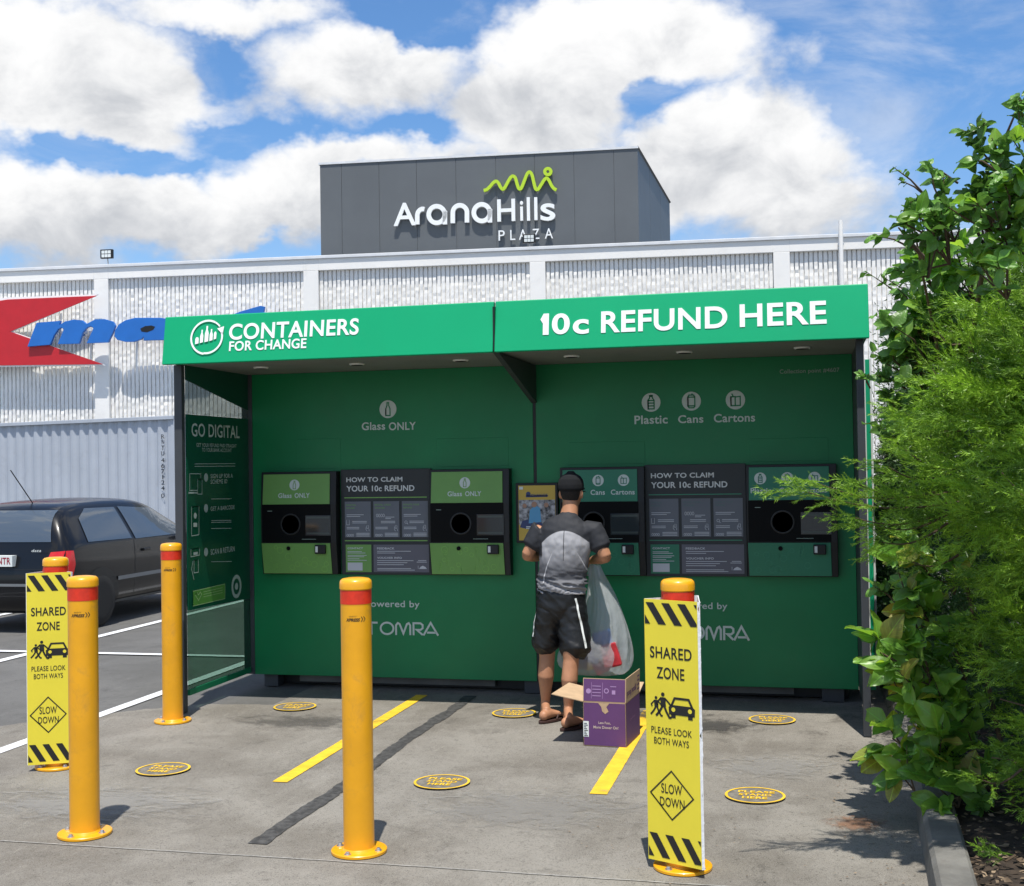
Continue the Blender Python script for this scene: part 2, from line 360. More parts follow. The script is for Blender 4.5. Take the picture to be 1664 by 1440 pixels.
_tx = {}
def glyphs(s, bold=0.0, ext=0.0, spacing=1.0):
    k = (s, bold, ext, spacing)
    if k in _tx: return _tx[k]
    cu = bpy.data.curves.new('t', 'FONT'); cu.body = s; cu.size = 1; cu.offset = bold; cu.extrude = ext; cu.space_character = spacing; cu.resolution_u = 6
    o = bpy.data.objects.new('t', cu); COL.objects.link(o)
    dg = bpy.context.evaluated_depsgraph_get(); me = bpy.data.meshes.new_from_object(o.evaluated_get(dg))
    vs = np.array([v.co[:] for v in me.vertices]); fs = [tuple(p.vertices) for p in me.polygons]
    bpy.data.objects.remove(o); bpy.data.curves.remove(cu); bpy.data.meshes.remove(me)
    _tx[k] = (vs, fs); return _tx[k]
class Flat:
    """flat print: shapes in a plane (o,u,v), lifted a little off it"""
    def __init__(s, o, u, v, off=.002, th=.0): s.o, s.u, s.v = V(o), V(u), V(v); s.n = s.u.cross(s.v); s.off = off; s.mb = MB()
    def p(s, a, b, h=0): return s.o+s.u*a+s.v*b+s.n*(s.off+h)
    def text(s, body, x0, x1, y0, y1, bold=.02, ext=0.0, spacing=1.05, shear=0):
        vs, fs = glyphs(body, bold, 0.05 if ext else 0.0, spacing)
        mn, mx = vs.min(0), vs.max(0); out = []
        for q in vs:
            a = x0+(q[0]-mn[0])/(mx[0]-mn[0])*(x1-x0); b = y0+(q[1]-mn[1])/(mx[1]-mn[1])*(y1-y0)
            a += shear*(b-y0)
            out.append(s.p(a, b, (ext if q[2] > 0 else 0)))
        s.mb.add(out, fs); return s
    def poly(s, pts):
        tr = tessellate_polygon([[V((a, b, 0)) for a, b in pts]]); fs = []
        for t3 in tr:
            (ax, ay), (bx, by), (cx, cy) = [pts[i] for i in t3]
            fs.append(t3 if (bx-ax)*(cy-ay)-(cx-ax)*(by-ay) > 0 else t3[::-1])
        s.mb.add([s.p(a, b) for a, b in pts], fs); return s
    def rect(s, x0, y0, x1, y1): return s.poly([(x0, y0), (x1, y0), (x1, y1), (x0, y1)])
    def disc(s, x, y, r, ry=None, n=32):
        ry = ry or r; return s.poly([(x+r*math.cos(2*PI*i/n), y+ry*math.sin(2*PI*i/n)) for i in range(n)])
    def ring(s, x, y, r, w, ry=None, n=48, a0=0, a1=2*PI):
        ry = ry or r; vs = []; fs = []; full = abs(a1-a0-2*PI) < 1e-6
        for i in range(n+1):
            a = a0+(a1-a0)*i/n
            vs += [s.p(x+(r-w/2)*math.cos(a), y+(ry-w/2)*math.sin(a)), s.p(x+(r+w/2)*math.cos(a), y+(ry+w/2)*math.sin(a))]
        for i in range(n): fs.append((2*i, 2*i+1, 2*i+3, 2*i+2))
        s.mb.add(vs, fs); return s
    def line(s, pts, w, closed=False):
        if closed: pts = list(pts)+[pts[0], pts[1]]
        L = []; k = len(pts)
        for i in range(k):
            a = V(pts[max(i-1, 0)]); b = V(pts[min(i+1, k-1)]); c = V(pts[i])
            d1 = (c-a).normalized() if (c-a).length > 1e-9 else (b-c).normalized(); d2 = (b-c).normalized() if (b-c).length > 1e-9 else d1
            t = (d1+d2).normalized() if (d1+d2).length > 1e-6 else d1; nn = V((-t.y, t.x)); sc = w/2/max(.35, nn.dot(V((-d1.y, d1.x))))
            L.append((c+nn*sc, c-nn*sc))
        vs = []; [vs.extend((s.p(*b), s.p(*a))) for a, b in L]
        s.mb.add(vs, [(2*i, 2*i+2, 2*i+3, 2*i+1) for i in range(k-1)]); return s
    def build(s, name, m, parent=None, world=True): return s.mb.build(name, m, parent, world)

# =================================================================== GROUND
def sheet(name, poly, z, m): 
    mb = MB(); tr = tessellate_polygon([[V((a, b, 0)) for a, b in poly]]); fs = []
    for t3 in tr:
        (ax, ay), (bx, by), (cx, cy) = [poly[i] for i in t3]
        fs.append(t3 if (bx-ax)*(cy-ay)-(cx-ax)*(by-ay) > 0 else t3[::-1])
    mb.add([(a, b, z) for a, b in poly], fs); return mb.build(name, m)
struct(sheet('ground', [(-600, -600), (600, -600), (600, 600), (-600, 600)], -.008, M_asphalt))
# the worn paving in front of the kiosk, its ragged edge running off to the lower left
edge = [(-9, -9), (-2.6, -2.2), (-1.1, -.60), (-.62, -.12), (-.17, .26), (.0, .36), (.5, .40), (.5, 1.9), (4.95, 1.9)]
rag = []
for i in range(len(edge)-1):
    a, b = V(edge[i]), V(edge[i+1]); n_ = max(1, int((b-a).length/.06)) if i < 6 else 1
    for k in range(n_):
        q = a.lerp(b, k/n_); j = .018 if 0 < i < 6 else 0
        rag.append((q.x+random.uniform(-j, j), q.y+random.uniform(-j, j)))
struct(sheet('pavement', [(5.0, -9.5), (5.0, 1.9)]+rag[::-1], -.004, M_apron))
def gmark(name, x0, y0, x1, y1, m, z=0.0):
    """painted strip with slightly worn edges"""
    mb = MB(); n = max(2, int(abs(y1-y0)/.04)); vs = []
    for i in range(n+1):
        y = y0+(y1-y0)*i/n; j = .0012
        vs += [(x0+random.uniform(-j, j), y, z), (x1+random.uniform(-j, j), y, z)]
    mb.add(vs, [(2*i, 2*i+1, 2*i+3, 2*i+2) for i in range(n)]); return mb.build(name, m)
struct(gmark('parking_line', -.65, -1.75, -.55, 12, M_white))
struct(gmark('parking_line', -3.06, 1.2, -2.95, 12, M_white))
struct(gmark('parking_line', -5.47, 1.2, -5.36, 12, M_white))
struct(gmark('parking_line', -7.87, 1.2, -7.77, 12, M_white))
mb = MB(); mb.add([(-9, 2.50, .004), (.2, 2.50, .004), (.2, 2.60, .004), (-9, 2.60, .004)], [(0, 1, 2, 3)]); struct(mb.build('cross_line', M_white))
struct(gmark('yellow_line', 1.455, -1.72, 1.545, .93, M_yline))
struct(gmark('yellow_line', 3.255, -1.66, 3.35, .60, M_yline))
mb = MB(); n_ = 90; vs = []
for i in range(n_+1):
    y = -2.80+3.75*i/n_; c = 1.88+.012*math.sin(y*3); w = .047+.012*noise.noise(V((y*4, 0, 0)))
    vs += [(c-w+random.uniform(-.006, .006), y, .0), (c+w+random.uniform(-.006, .006), y, .0)]
mb.add(vs, [(2*i, 2*i+1, 2*i+3, 2*i+2) for i in range(n_)]); struct(mb.build('tar_seam', M_tar))
M_joint = mat('pale_joint', (.30, .29, .27), .9, var=.3, vscale=30)
mb = MB(); vs = []
for i in range(81):
    x = -1.5+6.4*i/80; y = -2.975-.004*math.sin(x*2)+random.uniform(-.002, .002); vs += [(x, y-.004, .0004), (x, y+.004, .0004)]
mb.add(vs, [(2*i, 2*i+2, 2*i+3, 2*i+1) for i in range(80)]); struct(mb.build('pavement_joint', M_joint))
# rust stain and water marks
def stain(name, x, y, rx, ry, col, z, f=.8, seed=0):
    M = bpy.data.materials.new(name); M.use_nodes = True; t = M.node_tree; gg = G(t); p = t.nodes['Principled BSDF']; p.inputs['Base Color'].default_value = (*col, 1); p.inputs['Roughness'].default_value = .85
    o = t.nodes.new('ShaderNodeTexCoord').outputs['Object']; ln = t.nodes.new('ShaderNodeVectorMath'); ln.operation = 'LENGTH'; t.links.new(o, ln.inputs[0])
    nn = gg.noise(o, 4.5, 9, .8, .8)
    a = gg.m('MULTIPLY', gg.sstep(gg.m('ADD', gg.m('MULTIPLY', ln.outputs['Value'], .8), gg.m('MULTIPLY', nn, 2.6)), 1.95, 1.45), f)
    tp = t.nodes.new('ShaderNodeBsdfTransparent'); mx = t.nodes.new('ShaderNodeMixShader'); t.links.new(a, mx.inputs[0]); t.links.new(tp.outputs[0], mx.inputs[1]); t.links.new(p.outputs[0], mx.inputs[2]); t.links.new(mx.outputs[0], t.nodes['Material Output'].inputs[0])
    me = bpy.data.meshes.new(name); k = 40
    me.from_pydata([(math.cos(2*PI*i/k), math.sin(2*PI*i/k), 0) for i in range(k)], [], [tuple(range(k))]); me.materials.append(M)
    ob = link_mesh(name, me); ob.location = (x, y, z); ob.scale = (rx, ry, 1); return struct(ob)
stain('rust_stain', 4.62, -1.97, .20, .20, (.26, .13, .07), .0016, .6)
stain('water_stain', 1.0, -.15, .75, .32, (.075, .070, .062), .0020, .5)
stain('water_stain', 3.75, .15, .45, .30, (.055, .052, .048), .0024, .8)
stain('water_stain', 3.4, .45, .5, .22, (.055, .052, .048), .0028, .8)
stain('pale_stain', .7, -2.3, .9, .45, (.30, .29, .27), .0012, .55)
stain('pale_stain', 3.0, -2.0, .8, .5, (.28, .27, .25), .0014, .45)
stain('pale_stain', 4.2, -.9, .5, .4, (.29, .28, .26), .0018, .5)

# standing-spot decals
rows = {.35: ['shaded rear row', 'rear'], -1.57: ['sunlit front row', 'front']}
spots = [(.71, .32, 'yellow standing-spot ring on the ground left of the rear end of the long yellow line'),
         (2.37, .34, 'yellow standing-spot ring on the ground at the feet of the man'),
         (4.16, .40, 'yellow standing-spot ring on the ground below the right-hand machine, close to the canopy shadow'),
         (.70, -1.58, 'yellow standing-spot ring on the ground between the two left plain bollards'),
         (2.41, -1.58, 'yellow standing-spot ring on open ground between the painted lines, right of the middle bollard'),
         (4.12, -1.56, 'yellow standing-spot ring on the ground right of the wrapped bollard by the hedge')]
M_decalk = mat('decal_grey', (.17, .155, .13), .8, var=.3, vscale=20, bump=.3, bscale=80)
for x, y, lab in spots:
    r_ = thing('floor_decal', lab, 'floor sticker', (x, y, 0), 0, 'standing spots marked on the ground')
    Flat((0, 0, 0), (1, 0, 0), (0, 1, 0), .0045).disc(0, 0, .158).build('decal_disc', M_decalk, r_, False)
    F = Flat((0, 0, 0), (1, 0, 0), (0, 1, 0), .0070); F.ring(0, 0, .150, .014); F.build('ring', M_yline, r_, False)
    F = Flat((0, 0, 0), (1, 0, 0), (0, 1, 0), .0072); F.text('PLEASE', -.09, .10, .040, .082, .03).text('STAND', -.085, .085, -.018, .024, .03).text('HERE', -.065, .065, -.076, -.034, .03); F.build('lettering', M_yline, r_, False)

# kerb and garden bed
mb = MB(); pth = [(4.84, -4.2), (4.855, -3.2), (4.90, -2.0), (4.93, -1.4), (4.94, 0.2), (4.95, 2.6)]
for i in range(len(pth)-1):
    a, b = V(pth[i]), V(pth[i+1]); L_ = (b-a).length; k = max(1, round(L_/.9))
    for j in range(k):
        p, q = a.lerp(b, j/k), a.lerp(b, (j+1)/k-.008/L_*k*.5); d = (q-p).normalized(); nrm = V((d.y, -d.x))
        kb = MB().prism([(0, 0), (.012, .105), (.03, .125), (.15, .125), (.165, .11), (.165, -.02), (0, -.02)], (p.x, p.y, 0), (nrm.x, nrm.y, 0), (0, 0, 1), 0, -(q-p).length)
        struct(kb.build('kerb', M_kerb))
mb = MB(); nx, ny = 40, 110
vs = [(5.03+4.2*i/nx, -5.2+9.0*j/ny, .075+.03*noise.noise(V((i*.6, j*.6, 0)))+.02*random.random()+(.0 if i else -.03)) for j in range(ny+1) for i in range(nx+1)]
mb.add(vs, [(j*(nx+1)+i, j*(nx+1)+i+1, (j+1)*(nx+1)+i+1, (j+1)*(nx+1)+i) for j in range(ny) for i in range(nx)], True)
struct(mb.build('garden_bed', M_soil))

# =================================================================== MALL WALL (rotated a little against the kiosk)
BR = .09; BO = V((-2.997, 22.981, 0)); bn = V((-math.sin(BR), math.cos(BR), 0)); br = V((math.cos(BR), math.sin(BR), 0))
def bat(px, py, off=0.0):
    """local (x, z) on the wall plane pushed back by off"""
    v = ray(px, py); t = ((BO+bn*off-CAM).dot(bn))/v.dot(bn); P = CAM+v*t; return ((P-BO).dot(br), P.z)
mall = thing('mall_wall', 'long white precast wall of the shopping centre with ribbed bays behind the container', 'building', BO, BR)
PT = 7.40; RT = 7.09
pil = [-17.6, -11.34, -5.37, .75, 6.99, 13.2, 19.4, 25.6]
MB().box(-30, .16, 0, 34, .6, PT).build('wall', M_recess, mall)
MB().box(-30, -.0, RT, 34, .16, PT).build('header_beam', M_wall, mall, bev=.01)
MB().box(-30, -.05, PT, 34, .65, PT+.085).build('parapet_cap', M_cap, mall, bev=.01)
MB().box(-30, -.0, 0, 34, .16, .35).build('plinth', M_wall, mall)
for x in pil: MB().box(x-.205, -.002, .35, x+.205, .16, RT-.002).build('pilaster', M_wall, mall, bev=.008)
for x in pil:   # panel joints in the header
    MB().box(x-.215, -.0035, RT+.0, x-.203, .01, PT-.004).build('joint', M_recess, mall)
    MB().box(x+.203, -.0035, RT+.0, x+.215, .01, PT-.004).build('joint', M_recess, mall)
for bi in range(len(pil)-1):
    x0, x1 = pil[bi]+.205, pil[bi+1]-.205; nr = int((x1-x0)/.118); pt = (x1-x0)/nr; mb = MB()
    zs = np.arange(.35, RT+.001, .085); zs[-1] = RT
    for k in range(nr):
        c = x0+(k+.5)*pt; vs = []
        for z in zs:
            a = .042+random.uniform(-.004, .004); b = .042+random.uniform(-.004, .004); j = random.uniform(-.003, .003)
            y = .098+random.uniform(-.006, .006)+(.010 if random.random() < .03 else 0)
            vs += [(c-a-.006, .162, z), (c-a+j, y+.004, z), (c+b+j, y+random.uniform(-.001, .005), z), (c+b+.006, .162, z)]
        fs = []
        for q in range(len(zs)-1):
            for w_ in range(3): fs.append((4*q+w_, 4*q+w_+1, 4*q+w_+5, 4*q+w_+4))
        mb.add(vs, fs)
    o = mb.build('ribbed_panel', M_rib, mall); stuff(o)
# vent pipe up the face
MB().tube([(8.45, -.09, .4), (8.45, -.09, 7.82)], .055, 14).build('vent_pipe', M_wall, mall)
for z in (3.4, 5.4, 7.2): MB().box(8.38, -.10, z, 8.52, .0, z+.04).build('pipe_clip', M_steel, mall)

# charcoal tower box with the centre's name
tw = thing('rooftop_tower', 'charcoal clad box rising above the white parapet, its roof sloping down at the right end', 'building', BO+bn*1.5, BR)
TZ = 10.31; seams = [bat(x, 300, 1.5)[0] for x in (520, 555, 616, 677, 741, 806, 869, 933, 998, 1037)]
xr = seams[-1]
for a, b in zip(seams[:-1], seams[1:]):
    MB().box(a+.004, 0, 6.9, b-.004, .05, TZ).build('cladding_panel', M_tower, tw, bev=.004)
MB().box(seams[0]+.002, .022, 6.9, xr-.002, .4, TZ-.02).build('core', M_tower, tw)
# the right end wall runs back at an angle and drops
P1 = V((xr, 0, 0)); 
def tat(px, py, back):   # local point at a given set-back
    x, z = bat(px, py, 1.5+back); return V((x, back, z))
bk = 6.0
tA = tat(1088, 330, bk); 
nseg = 3
for k in range(nseg):
    a = V((xr, 0, TZ)).lerp(V((tA.x, bk, tA.z)), k/nseg); b = V((xr, 0, TZ)).lerp(V((tA.x, bk, tA.z)), (k+1)/nseg)
    d = V((b.x-a.x, b.y-a.y, 0)).normalized(); q = V((-d.y, d.x, 0))*.05
    g0 = .0 if k == 0 else .01
    a2 = a+(b-a)*g0
    vs = [(a2.x, a2.y, 6.9), (b.x, b.y, 6.9), (b.x, b.y, b.z), (a2.x, a2.y, a2.z)]; vs += [(x+q.x, y+q.y, z) for x, y, z in vs]
    MB().add(vs, [(0, 1, 2, 3), (7, 6, 5, 4), (0, 4, 5, 1), (1, 5, 6, 2), (2, 6, 7, 3), (3, 7, 4, 0)]).build('cladding_panel', M_tower, tw)
mb = MB(); xl = seams[0]
vs = [(xl+.01, .05, TZ-.02), (xr-.01, .05, TZ-.02), (tA.x-.05, bk, tA.z-.02), (xl+.01, bk, tA.z-.02), (xl+.01, .05, 6.9), (xr-.06, .05, 6.9), (tA.x-.06, bk, 6.9), (xl+.01, bk, 6.9)]
mb.add(vs, [(0, 1, 2, 3), (0, 3, 7, 4), (2, 6, 7, 3)]).build('roof', M_tower, tw)
MB().box(xl-.03, -.03, TZ, xr+.02, .12, TZ+.06).build('flashing', M_cap, tw)
MB().tube([(xr+.0, 0, TZ+.03), (tA.x, bk, tA.z+.03)], .05, 4).build('flashing', M_tower, tw)
# name sign: each letter a solid standing off the cladding
ns = thing('plaza_name_sign', 'white Arana Hills PLAZA letters with a lime green wave on the charcoal tower', 'sign', BO+bn*1.5, BR)
def sletter(ch, px0, px1, py0, py1, bold=.02, m=M_whiteletter, dep=.07, off=.05):
    x0, _ = bat(px0, (py0+py1)/2, 1.5); x1, _ = bat(px1, (py0+py1)/2, 1.5); z1 = bat((px0+px1)/2, py0, 1.5)[1]; z0 = bat((px0+px1)/2, py1, 1.5)[1]
    F = Flat((0, 0, 0), (1, 0, 0), (0, 0, 1), off); F.text(ch, x0, x1, z0, z1, bold, dep); o = F.build('letter', m, ns, False)
    o.modifiers.new('b', 'BEVEL').width = .004
    return o
def ga(cx, cy, r, w, arch=False): pass
for ch, a, b, c, d in [('A', 641, 677, 331, 368), ('H', 809, 838, 325, 361), ('i', 846, 851, 328, 360), ('l', 857, 862, 322, 360), ('l', 869, 874, 322, 359), ('s', 879, 903, 332, 360)]:
    sletter(ch, a, b, c, d, .012)
sw = .125
def stroke(pts, w, m, name='letter', off=.05, dep=.07, closed=False):
    """solid stroke of constant width along a path on the sign plane"""
    L = []; k = len(pts); P = [V(p) for p in pts]; out = []
    for i in range(k):
        if closed: a, b = P[(i-1) % k], P[(i+1) % k]
        else: a, b = P[max(i-1, 0)], P[min(i+1, k-1)]
        t = (b-a).normalized(); nn = V((-t.y, t.x))*w/2; L.append((P[i]+nn, P[i]-nn))
    mb = MB(); vs = []
    for l_, r_ in L: vs += [(l_.x, -off-dep, l_.y), (r_.x, -off-dep, r_.y), (r_.x, -off, r_.y), (l_.x, -off, l_.y)]
    rng_ = range(k) if closed else range(k-1); fs = []
    for i in rng_:
        j = (i+1) % k
        for q in range(4): fs.append((4*i+q, 4*i+(q+1) % 4, 4*j+(q+1) % 4, 4*j+q))
    if not closed: fs += [(3, 2, 1, 0), (4*(k-1), 4*(k-1)+1, 4*(k-1)+2, 4*(k-1)+3)]
    mb.add(vs, fs); o = mb.build(name, m, ns, False); return o
def B(px, py): return bat(px, py, 1.5)
# rounded single-storey letters: r a n a
def arc(px, py, rx, ry, a0, a1, n=18): return [B(px+rx*math.cos(math.radians(a0+(a1-a0)*i/n)), py-ry*math.sin(math.radians(a0+(a1-a0)*i/n))) for i in range(n+1)]
stroke([B(679.5, 366), B(679.5, 352)]+arc(688.5, 352, 9, 11, 170, 75, 8), sw, M_whiteletter)
for cx_, y_ in ((711, 350), (784, 347)):
    stroke(arc(cx_, y_, 13, 13.5, 0, 360, 32)[:-1], sw, M_whiteletter, closed=True)
    stroke([B(cx_+13.2, y_-6), B(cx_+13.2, y_+16)], sw, M_whiteletter)
stroke([B(737, 364), B(737, 347)]+arc(748.5, 347, 11.5, 12, 180, 0, 16)+[B(760, 363)], sw, M_whiteletter)
wave = [(787, 311), (792, 309.5), (797, 305), (802, 299), (807, 296), (811, 299), (814, 305), (818, 309), (822, 305), (828, 294), (833, 288), (838, 290), (841, 300), (844, 308), (848, 307), (853, 295), (857, 285), (861, 281), (865, 285), (868, 297), (871, 308), (875, 309), (880, 302), (885, 294), (889, 291), (893, 295), (897, 303), (901, 308), (905, 310)]
wp = []
for i in range(len(wave)-1):
    p0, p1, p2, p3 = [V(wave[max(0, min(len(wave)-1, i+k))]) for k in (-1, 0, 1, 2)]
    for j in range(4):
        t = j/4; wp.append(.5*((2*p1)+(-p0+p2)*t+(2*p0-5*p1+4*p2-p3)*t*t+(-p0+3*p1-3*p2+p3)*t**3))
wp.append(V(wave[-1]))
stroke([B(p.x, p.y) for p in wp], .085, M_lime2, 'wave')
stroke(arc(891, 280.5, 5, 5, 0, 360, 20)[:-1], .085, M_lime2, 'wave_dot', closed=True)
for ch, a, b in [('P', 811, 821), ('L', 830, 838), ('A', 844, 857), ('Z', 866, 877), ('A', 886, 899)]:
    y0 = 392-(a-811)*.045; sletter(ch, a, b, y0-18+1.5, y0, .0, dep=.05)

def floodlight(px, py, sz, back, lab, tilt=0):
    x, z = bat(px, py, back); P = BO+bn*back+br*x; t = thing('floodlight', lab, 'floodlight', (P.x, P.y, z), BR, 'floodlights on the parapet')
    s_ = sz
    MB().box(-s_*.6, -.05, -s_*.42, s_*.6, .04, s_*.42).build('housing', M_black, t, bev=.012)
    for i in range(3):
        for j in range(2):
            MB().box((-.45+i*.31)*s_*1, -.058, (-.32+j*.34)*s_, (-.45+i*.31+.27)*s_, -.05, (-.32+j*.34+.28)*s_).build('lamp_cell', M_print, t)
    MB().tube([(0, .03, -s_*.42), (0, .06, -s_*.95)], .018, 8).build('bracket', M_steel, t)
    return t
floodlight(174, 413, .30, .2, 'small black floodlight on the parapet above the red sign at the left')
floodlight(860, 388, .28, .0, 'small grey floodlight on a bracket in front of the PLAZA lettering')

# shop sign: red arrow-shaped K and blue bold lettering, standing off the wall
ks = thing('store_sign', 'big red letter K and blue raised lettering on the white ribbed wall', 'sign', BO, BR)
def kpoly(pts, m, name, off, dep, bev=.0, parent=ks):
    p2 = [bat(a, b, -off) for a, b in pts]
    return MB().prism(p2, (0, 0, 0), (1, 0, 0), (0, 0, 1), off, off+dep).build(name, m, parent, bev=bev)
Kp = [(-85, 492), (-12, 491), (13.5, 487), (158, 481), (17, 539), (168, 592), (-85, 595)]
kpoly([(-88, 489), (-12, 488), (13, 484), (161, 479), (22, 539), (172, 594), (-88, 598)], M_whiteletter, 'letter_rim', .22, .07)
kpoly(Kp, M_kred, 'letter_face', .292, .03)
def bez(pts, n=8):
    out = []; k = len(pts)
    for i in range(k):
        p = pts[i]
        if len(p) == 3 and p[2] == 's': out.append(p[:2])
        else: out.append(p[:2])
    return out
mo = [(62, 525), (101, 522), (99, 529), (108, 523), (122, 520), (136, 521), (143, 527), (156, 520), (172, 519), (186, 523), (190, 530), (186, 541), (178, 557), (143, 558.5), (152, 539), (154, 534), (150, 531), (144, 533), (137, 541), (131, 559), (96, 560), (104, 541), (106, 536), (102, 533), (97, 536), (90, 546), (84, 561), (47, 564)]
kpoly(mo, M_kblue, 'letter', .33, .09, .01)
ao = [(262, 517), (240, 517), (222, 517), (206, 521), (195, 528), (189, 538), (188, 547), (193, 553), (205, 556), (220, 556), (232, 552), (236, 548), (235, 554), (275, 553), (287, 520)]
kpoly(ao, M_kblue, 'letter', .33, .09, .01)
kpoly([(228, 534), (236, 530), (246, 529), (252, 531), (249, 536), (239, 540), (230, 539)], M_black, 'letter_counter', .422, .003)
kpoly([(300, 520), (338, 518), (336, 526), (360, 516), (372, 516), (366, 533), (345, 536), (330, 556), (290, 558)], M_kblue, 'letter', .33, .09, .01)
kpoly([(392, 507), (425, 497.5), (432, 499), (430, 508), (448, 509), (444, 519), (424, 520), (418, 538), (436, 540), (432, 552), (396, 554), (380, 548), (388, 520), (378, 520), (382, 511)], M_kblue, 'letter', .33, .09, .01)
for i_, (a, b) in enumerate([(0, 540), (90, 500), (140, 545), (215, 545), (330, 545), (410, 535)]):
    x, z = bat(a, b, -.2); MB().box(x-.03, -.3, z-.03, x+.03, .05, z+.03).build('stand_off', M_steel, ks)

# =================================================================== CONTAINER
ca_, cb_ = V((-12.983, 15.759, 0)), V((-8.03, 14.49, 0)); cdir = (cb_-ca_).normalized(); crz = math.atan2(cdir.y, cdir.x)
ct = thing('shipping_container', 'pale grey-blue corrugated shipping container parked in front of the white wall', 'container', (cb_.x, cb_.y, 0), crz)
CL, CH, CWd = 12.19, 2.90, 2.44; mb = MB()
pitch = .278; x = -.09; prof = []
while x > -CL+.12:
    for dx, dy in ((0, 0), (.072, 0), (.140, .036), (.212, .036)): prof.append((x-dx, dy))
    x -= pitch
prof.append((-CL+.05, 0))
vs = []; 
for x, y in prof: vs += [(x, .012+y, .16), (x, .012+y, CH-.07)]
mb.add(vs, [(2*i+2, 2*i, 2*i+1, 2*i+3) for i in range(len(prof)-1)]); mb.build('corrugated_side', M_cont, ct)
MB().box(-CL, -.035, CH-.075, 0, .06, CH).build('top_rail', M_cont, ct, bev=.006)
MB().box(-CL, 0, 0, 0, .10, .16).build('bottom_rail', M_cont, ct, bev=.006)
for x in (-.09, -CL): MB().box(x, 0.002, .0, x+.09, .10, CH-.003).build('corner_post', M_cont, ct, bev=.006)
MB().box(-CL+.01, .07, .16, -.01, CWd, CH-.03).build('hull', M_cont, ct)
mb = MB(); vs = []; k = 0
for i in range(10):
    y = .12+i*.23
F = Flat((0, 0, 0), (1, 0, 0), (0, 0, 1), .0)
def cat_(px, py):
    v = ray(px, py); q = V((-cdir.y, cdir.x, 0)); t = (cb_-CAM).dot(q)/v.dot(q); P = CAM+v*t; return ((P-cb_).dot(cdir), P.z)
for i, ch in enumerate('RWTU4671240'):
    a, z1 = cat_(264.5, 706+i*9.1+(2 if i > 3 else 0)+(3 if i > 9 else 0)); 
    hw = .014 if ch == '1' else .045; F.text(ch, a-hw, a+hw, z1-.088, z1, .0)
F.off = .004; o = F.build('lettering', M_black, ct, False)

# =================================================================== KIOSK
KW, KD = 4.79, 1.081; HB, HT, YB, YT = 2.523, 2.872, -.182, -.123; KC = 2.39
kk = thing('refund_kiosk', 'wide green container refund kiosk with canopy, its white lettering on a bright green fascia', 'kiosk', (0, 0, 0))
for a, b in ((0.035, KC-.012), (KC+.012, KW-.031)):
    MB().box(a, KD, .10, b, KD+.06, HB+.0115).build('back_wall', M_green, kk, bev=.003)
MB().box(KC-.012, KD+.004, .10, KC+.012, KD+.05, 2.5).build('wall_joint', M_black, kk)
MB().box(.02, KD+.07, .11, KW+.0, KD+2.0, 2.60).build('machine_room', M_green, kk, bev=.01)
# faint service doors in the wall
for a, b, c, d in ((.42, .80, 1.76, 2.0), (1.60, 2.18, 1.76, 1.98), (2.66, 3.24, 1.76, 1.93), (4.02, 4.58, 1.76, 1.93)):
    MB().box(a, KD-.0025, c, b, KD+.01, d).build('access_panel', M_green, kk, bev=.0015)
# fascia halves, tilted a little
ft = V((0, YT-YB, HT-HB)).normalized()
for a, b in ((-.067, KC-.006), (KC+.006, KW+.03)):
    mb = MB(); q = .05
    vs = [(a, YB, HB), (b, YB, HB), (b, YT, HT), (a, YT, HT), (a, YB+q, HB), (b, YB+q, HB), (b, YT+q, HT), (a, YT+q, HT)]
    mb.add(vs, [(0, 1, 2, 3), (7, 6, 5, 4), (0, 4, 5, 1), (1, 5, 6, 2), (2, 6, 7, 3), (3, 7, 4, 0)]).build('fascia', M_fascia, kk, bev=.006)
MB().box(KC-.006, YB+.02, HB+.01, KC+.006, YT+.05, HT-.04).build('fascia_joint', M_black, kk)
MB().box(-.05, YB+.052, HB+.012, KW+.02, KD+2.02, HB+.06).build('soffit', M_soffit, kk)
MB().box(-.06, YT+.051, HT-.10, KW+.02, KD+2.05, HT-.03).build('roof', M_dgrey, kk)
for i_, x in enumerate((.42, 1.19, 1.99, 2.81, 3.61, 4.41)):
    MB().lathe([(.052, -.012), (.058, -.006), (.058, .0)], (x, .43, HB+.013), 24).build('downlight', M_print, kk)
    MB().lathe([(.0, -.0135), (.044, -.0135)], (x, .43, HB+.013), 24).build('downlight_lens', mat('lens_grey', (.10, .10, .10), .3), kk)
# end posts + side panels
MB().box(-.062, -.02, 0, .0, .03, HB+.01).build('post', M_dgrey, kk, bev=.004)
MB().box(KW-.048, -.03, 0, KW, .05, HB+.01).build('post', M_dgrey, kk, bev=.004)
MB().box(-.06, KD, .10, .033, KD+.08, HB+.0115).build('post', M_dgrey, kk, bev=.004)
MB().box(KW-.03, .0505, .12, KW-.001, KD+.05, HB+.0115).build('side_panel', M_dgrey, kk, bev=.003)
MB().box(KW, KD, .10, KW+.09, KD+.06, 2.49).build('edge_trim', mat('trim_green', (.005, .36, .17), .45), kk, bev=.002)
MB().box(KW+.091, KD-.004, .25, KW+.105, KD+.07, 2.495).build('edge_strip', M_print, kk)
MB().box(KW+.048, KD-.006, .25, KW+.060, KD-.001, 2.495).build('edge_strip', M_print, kk)
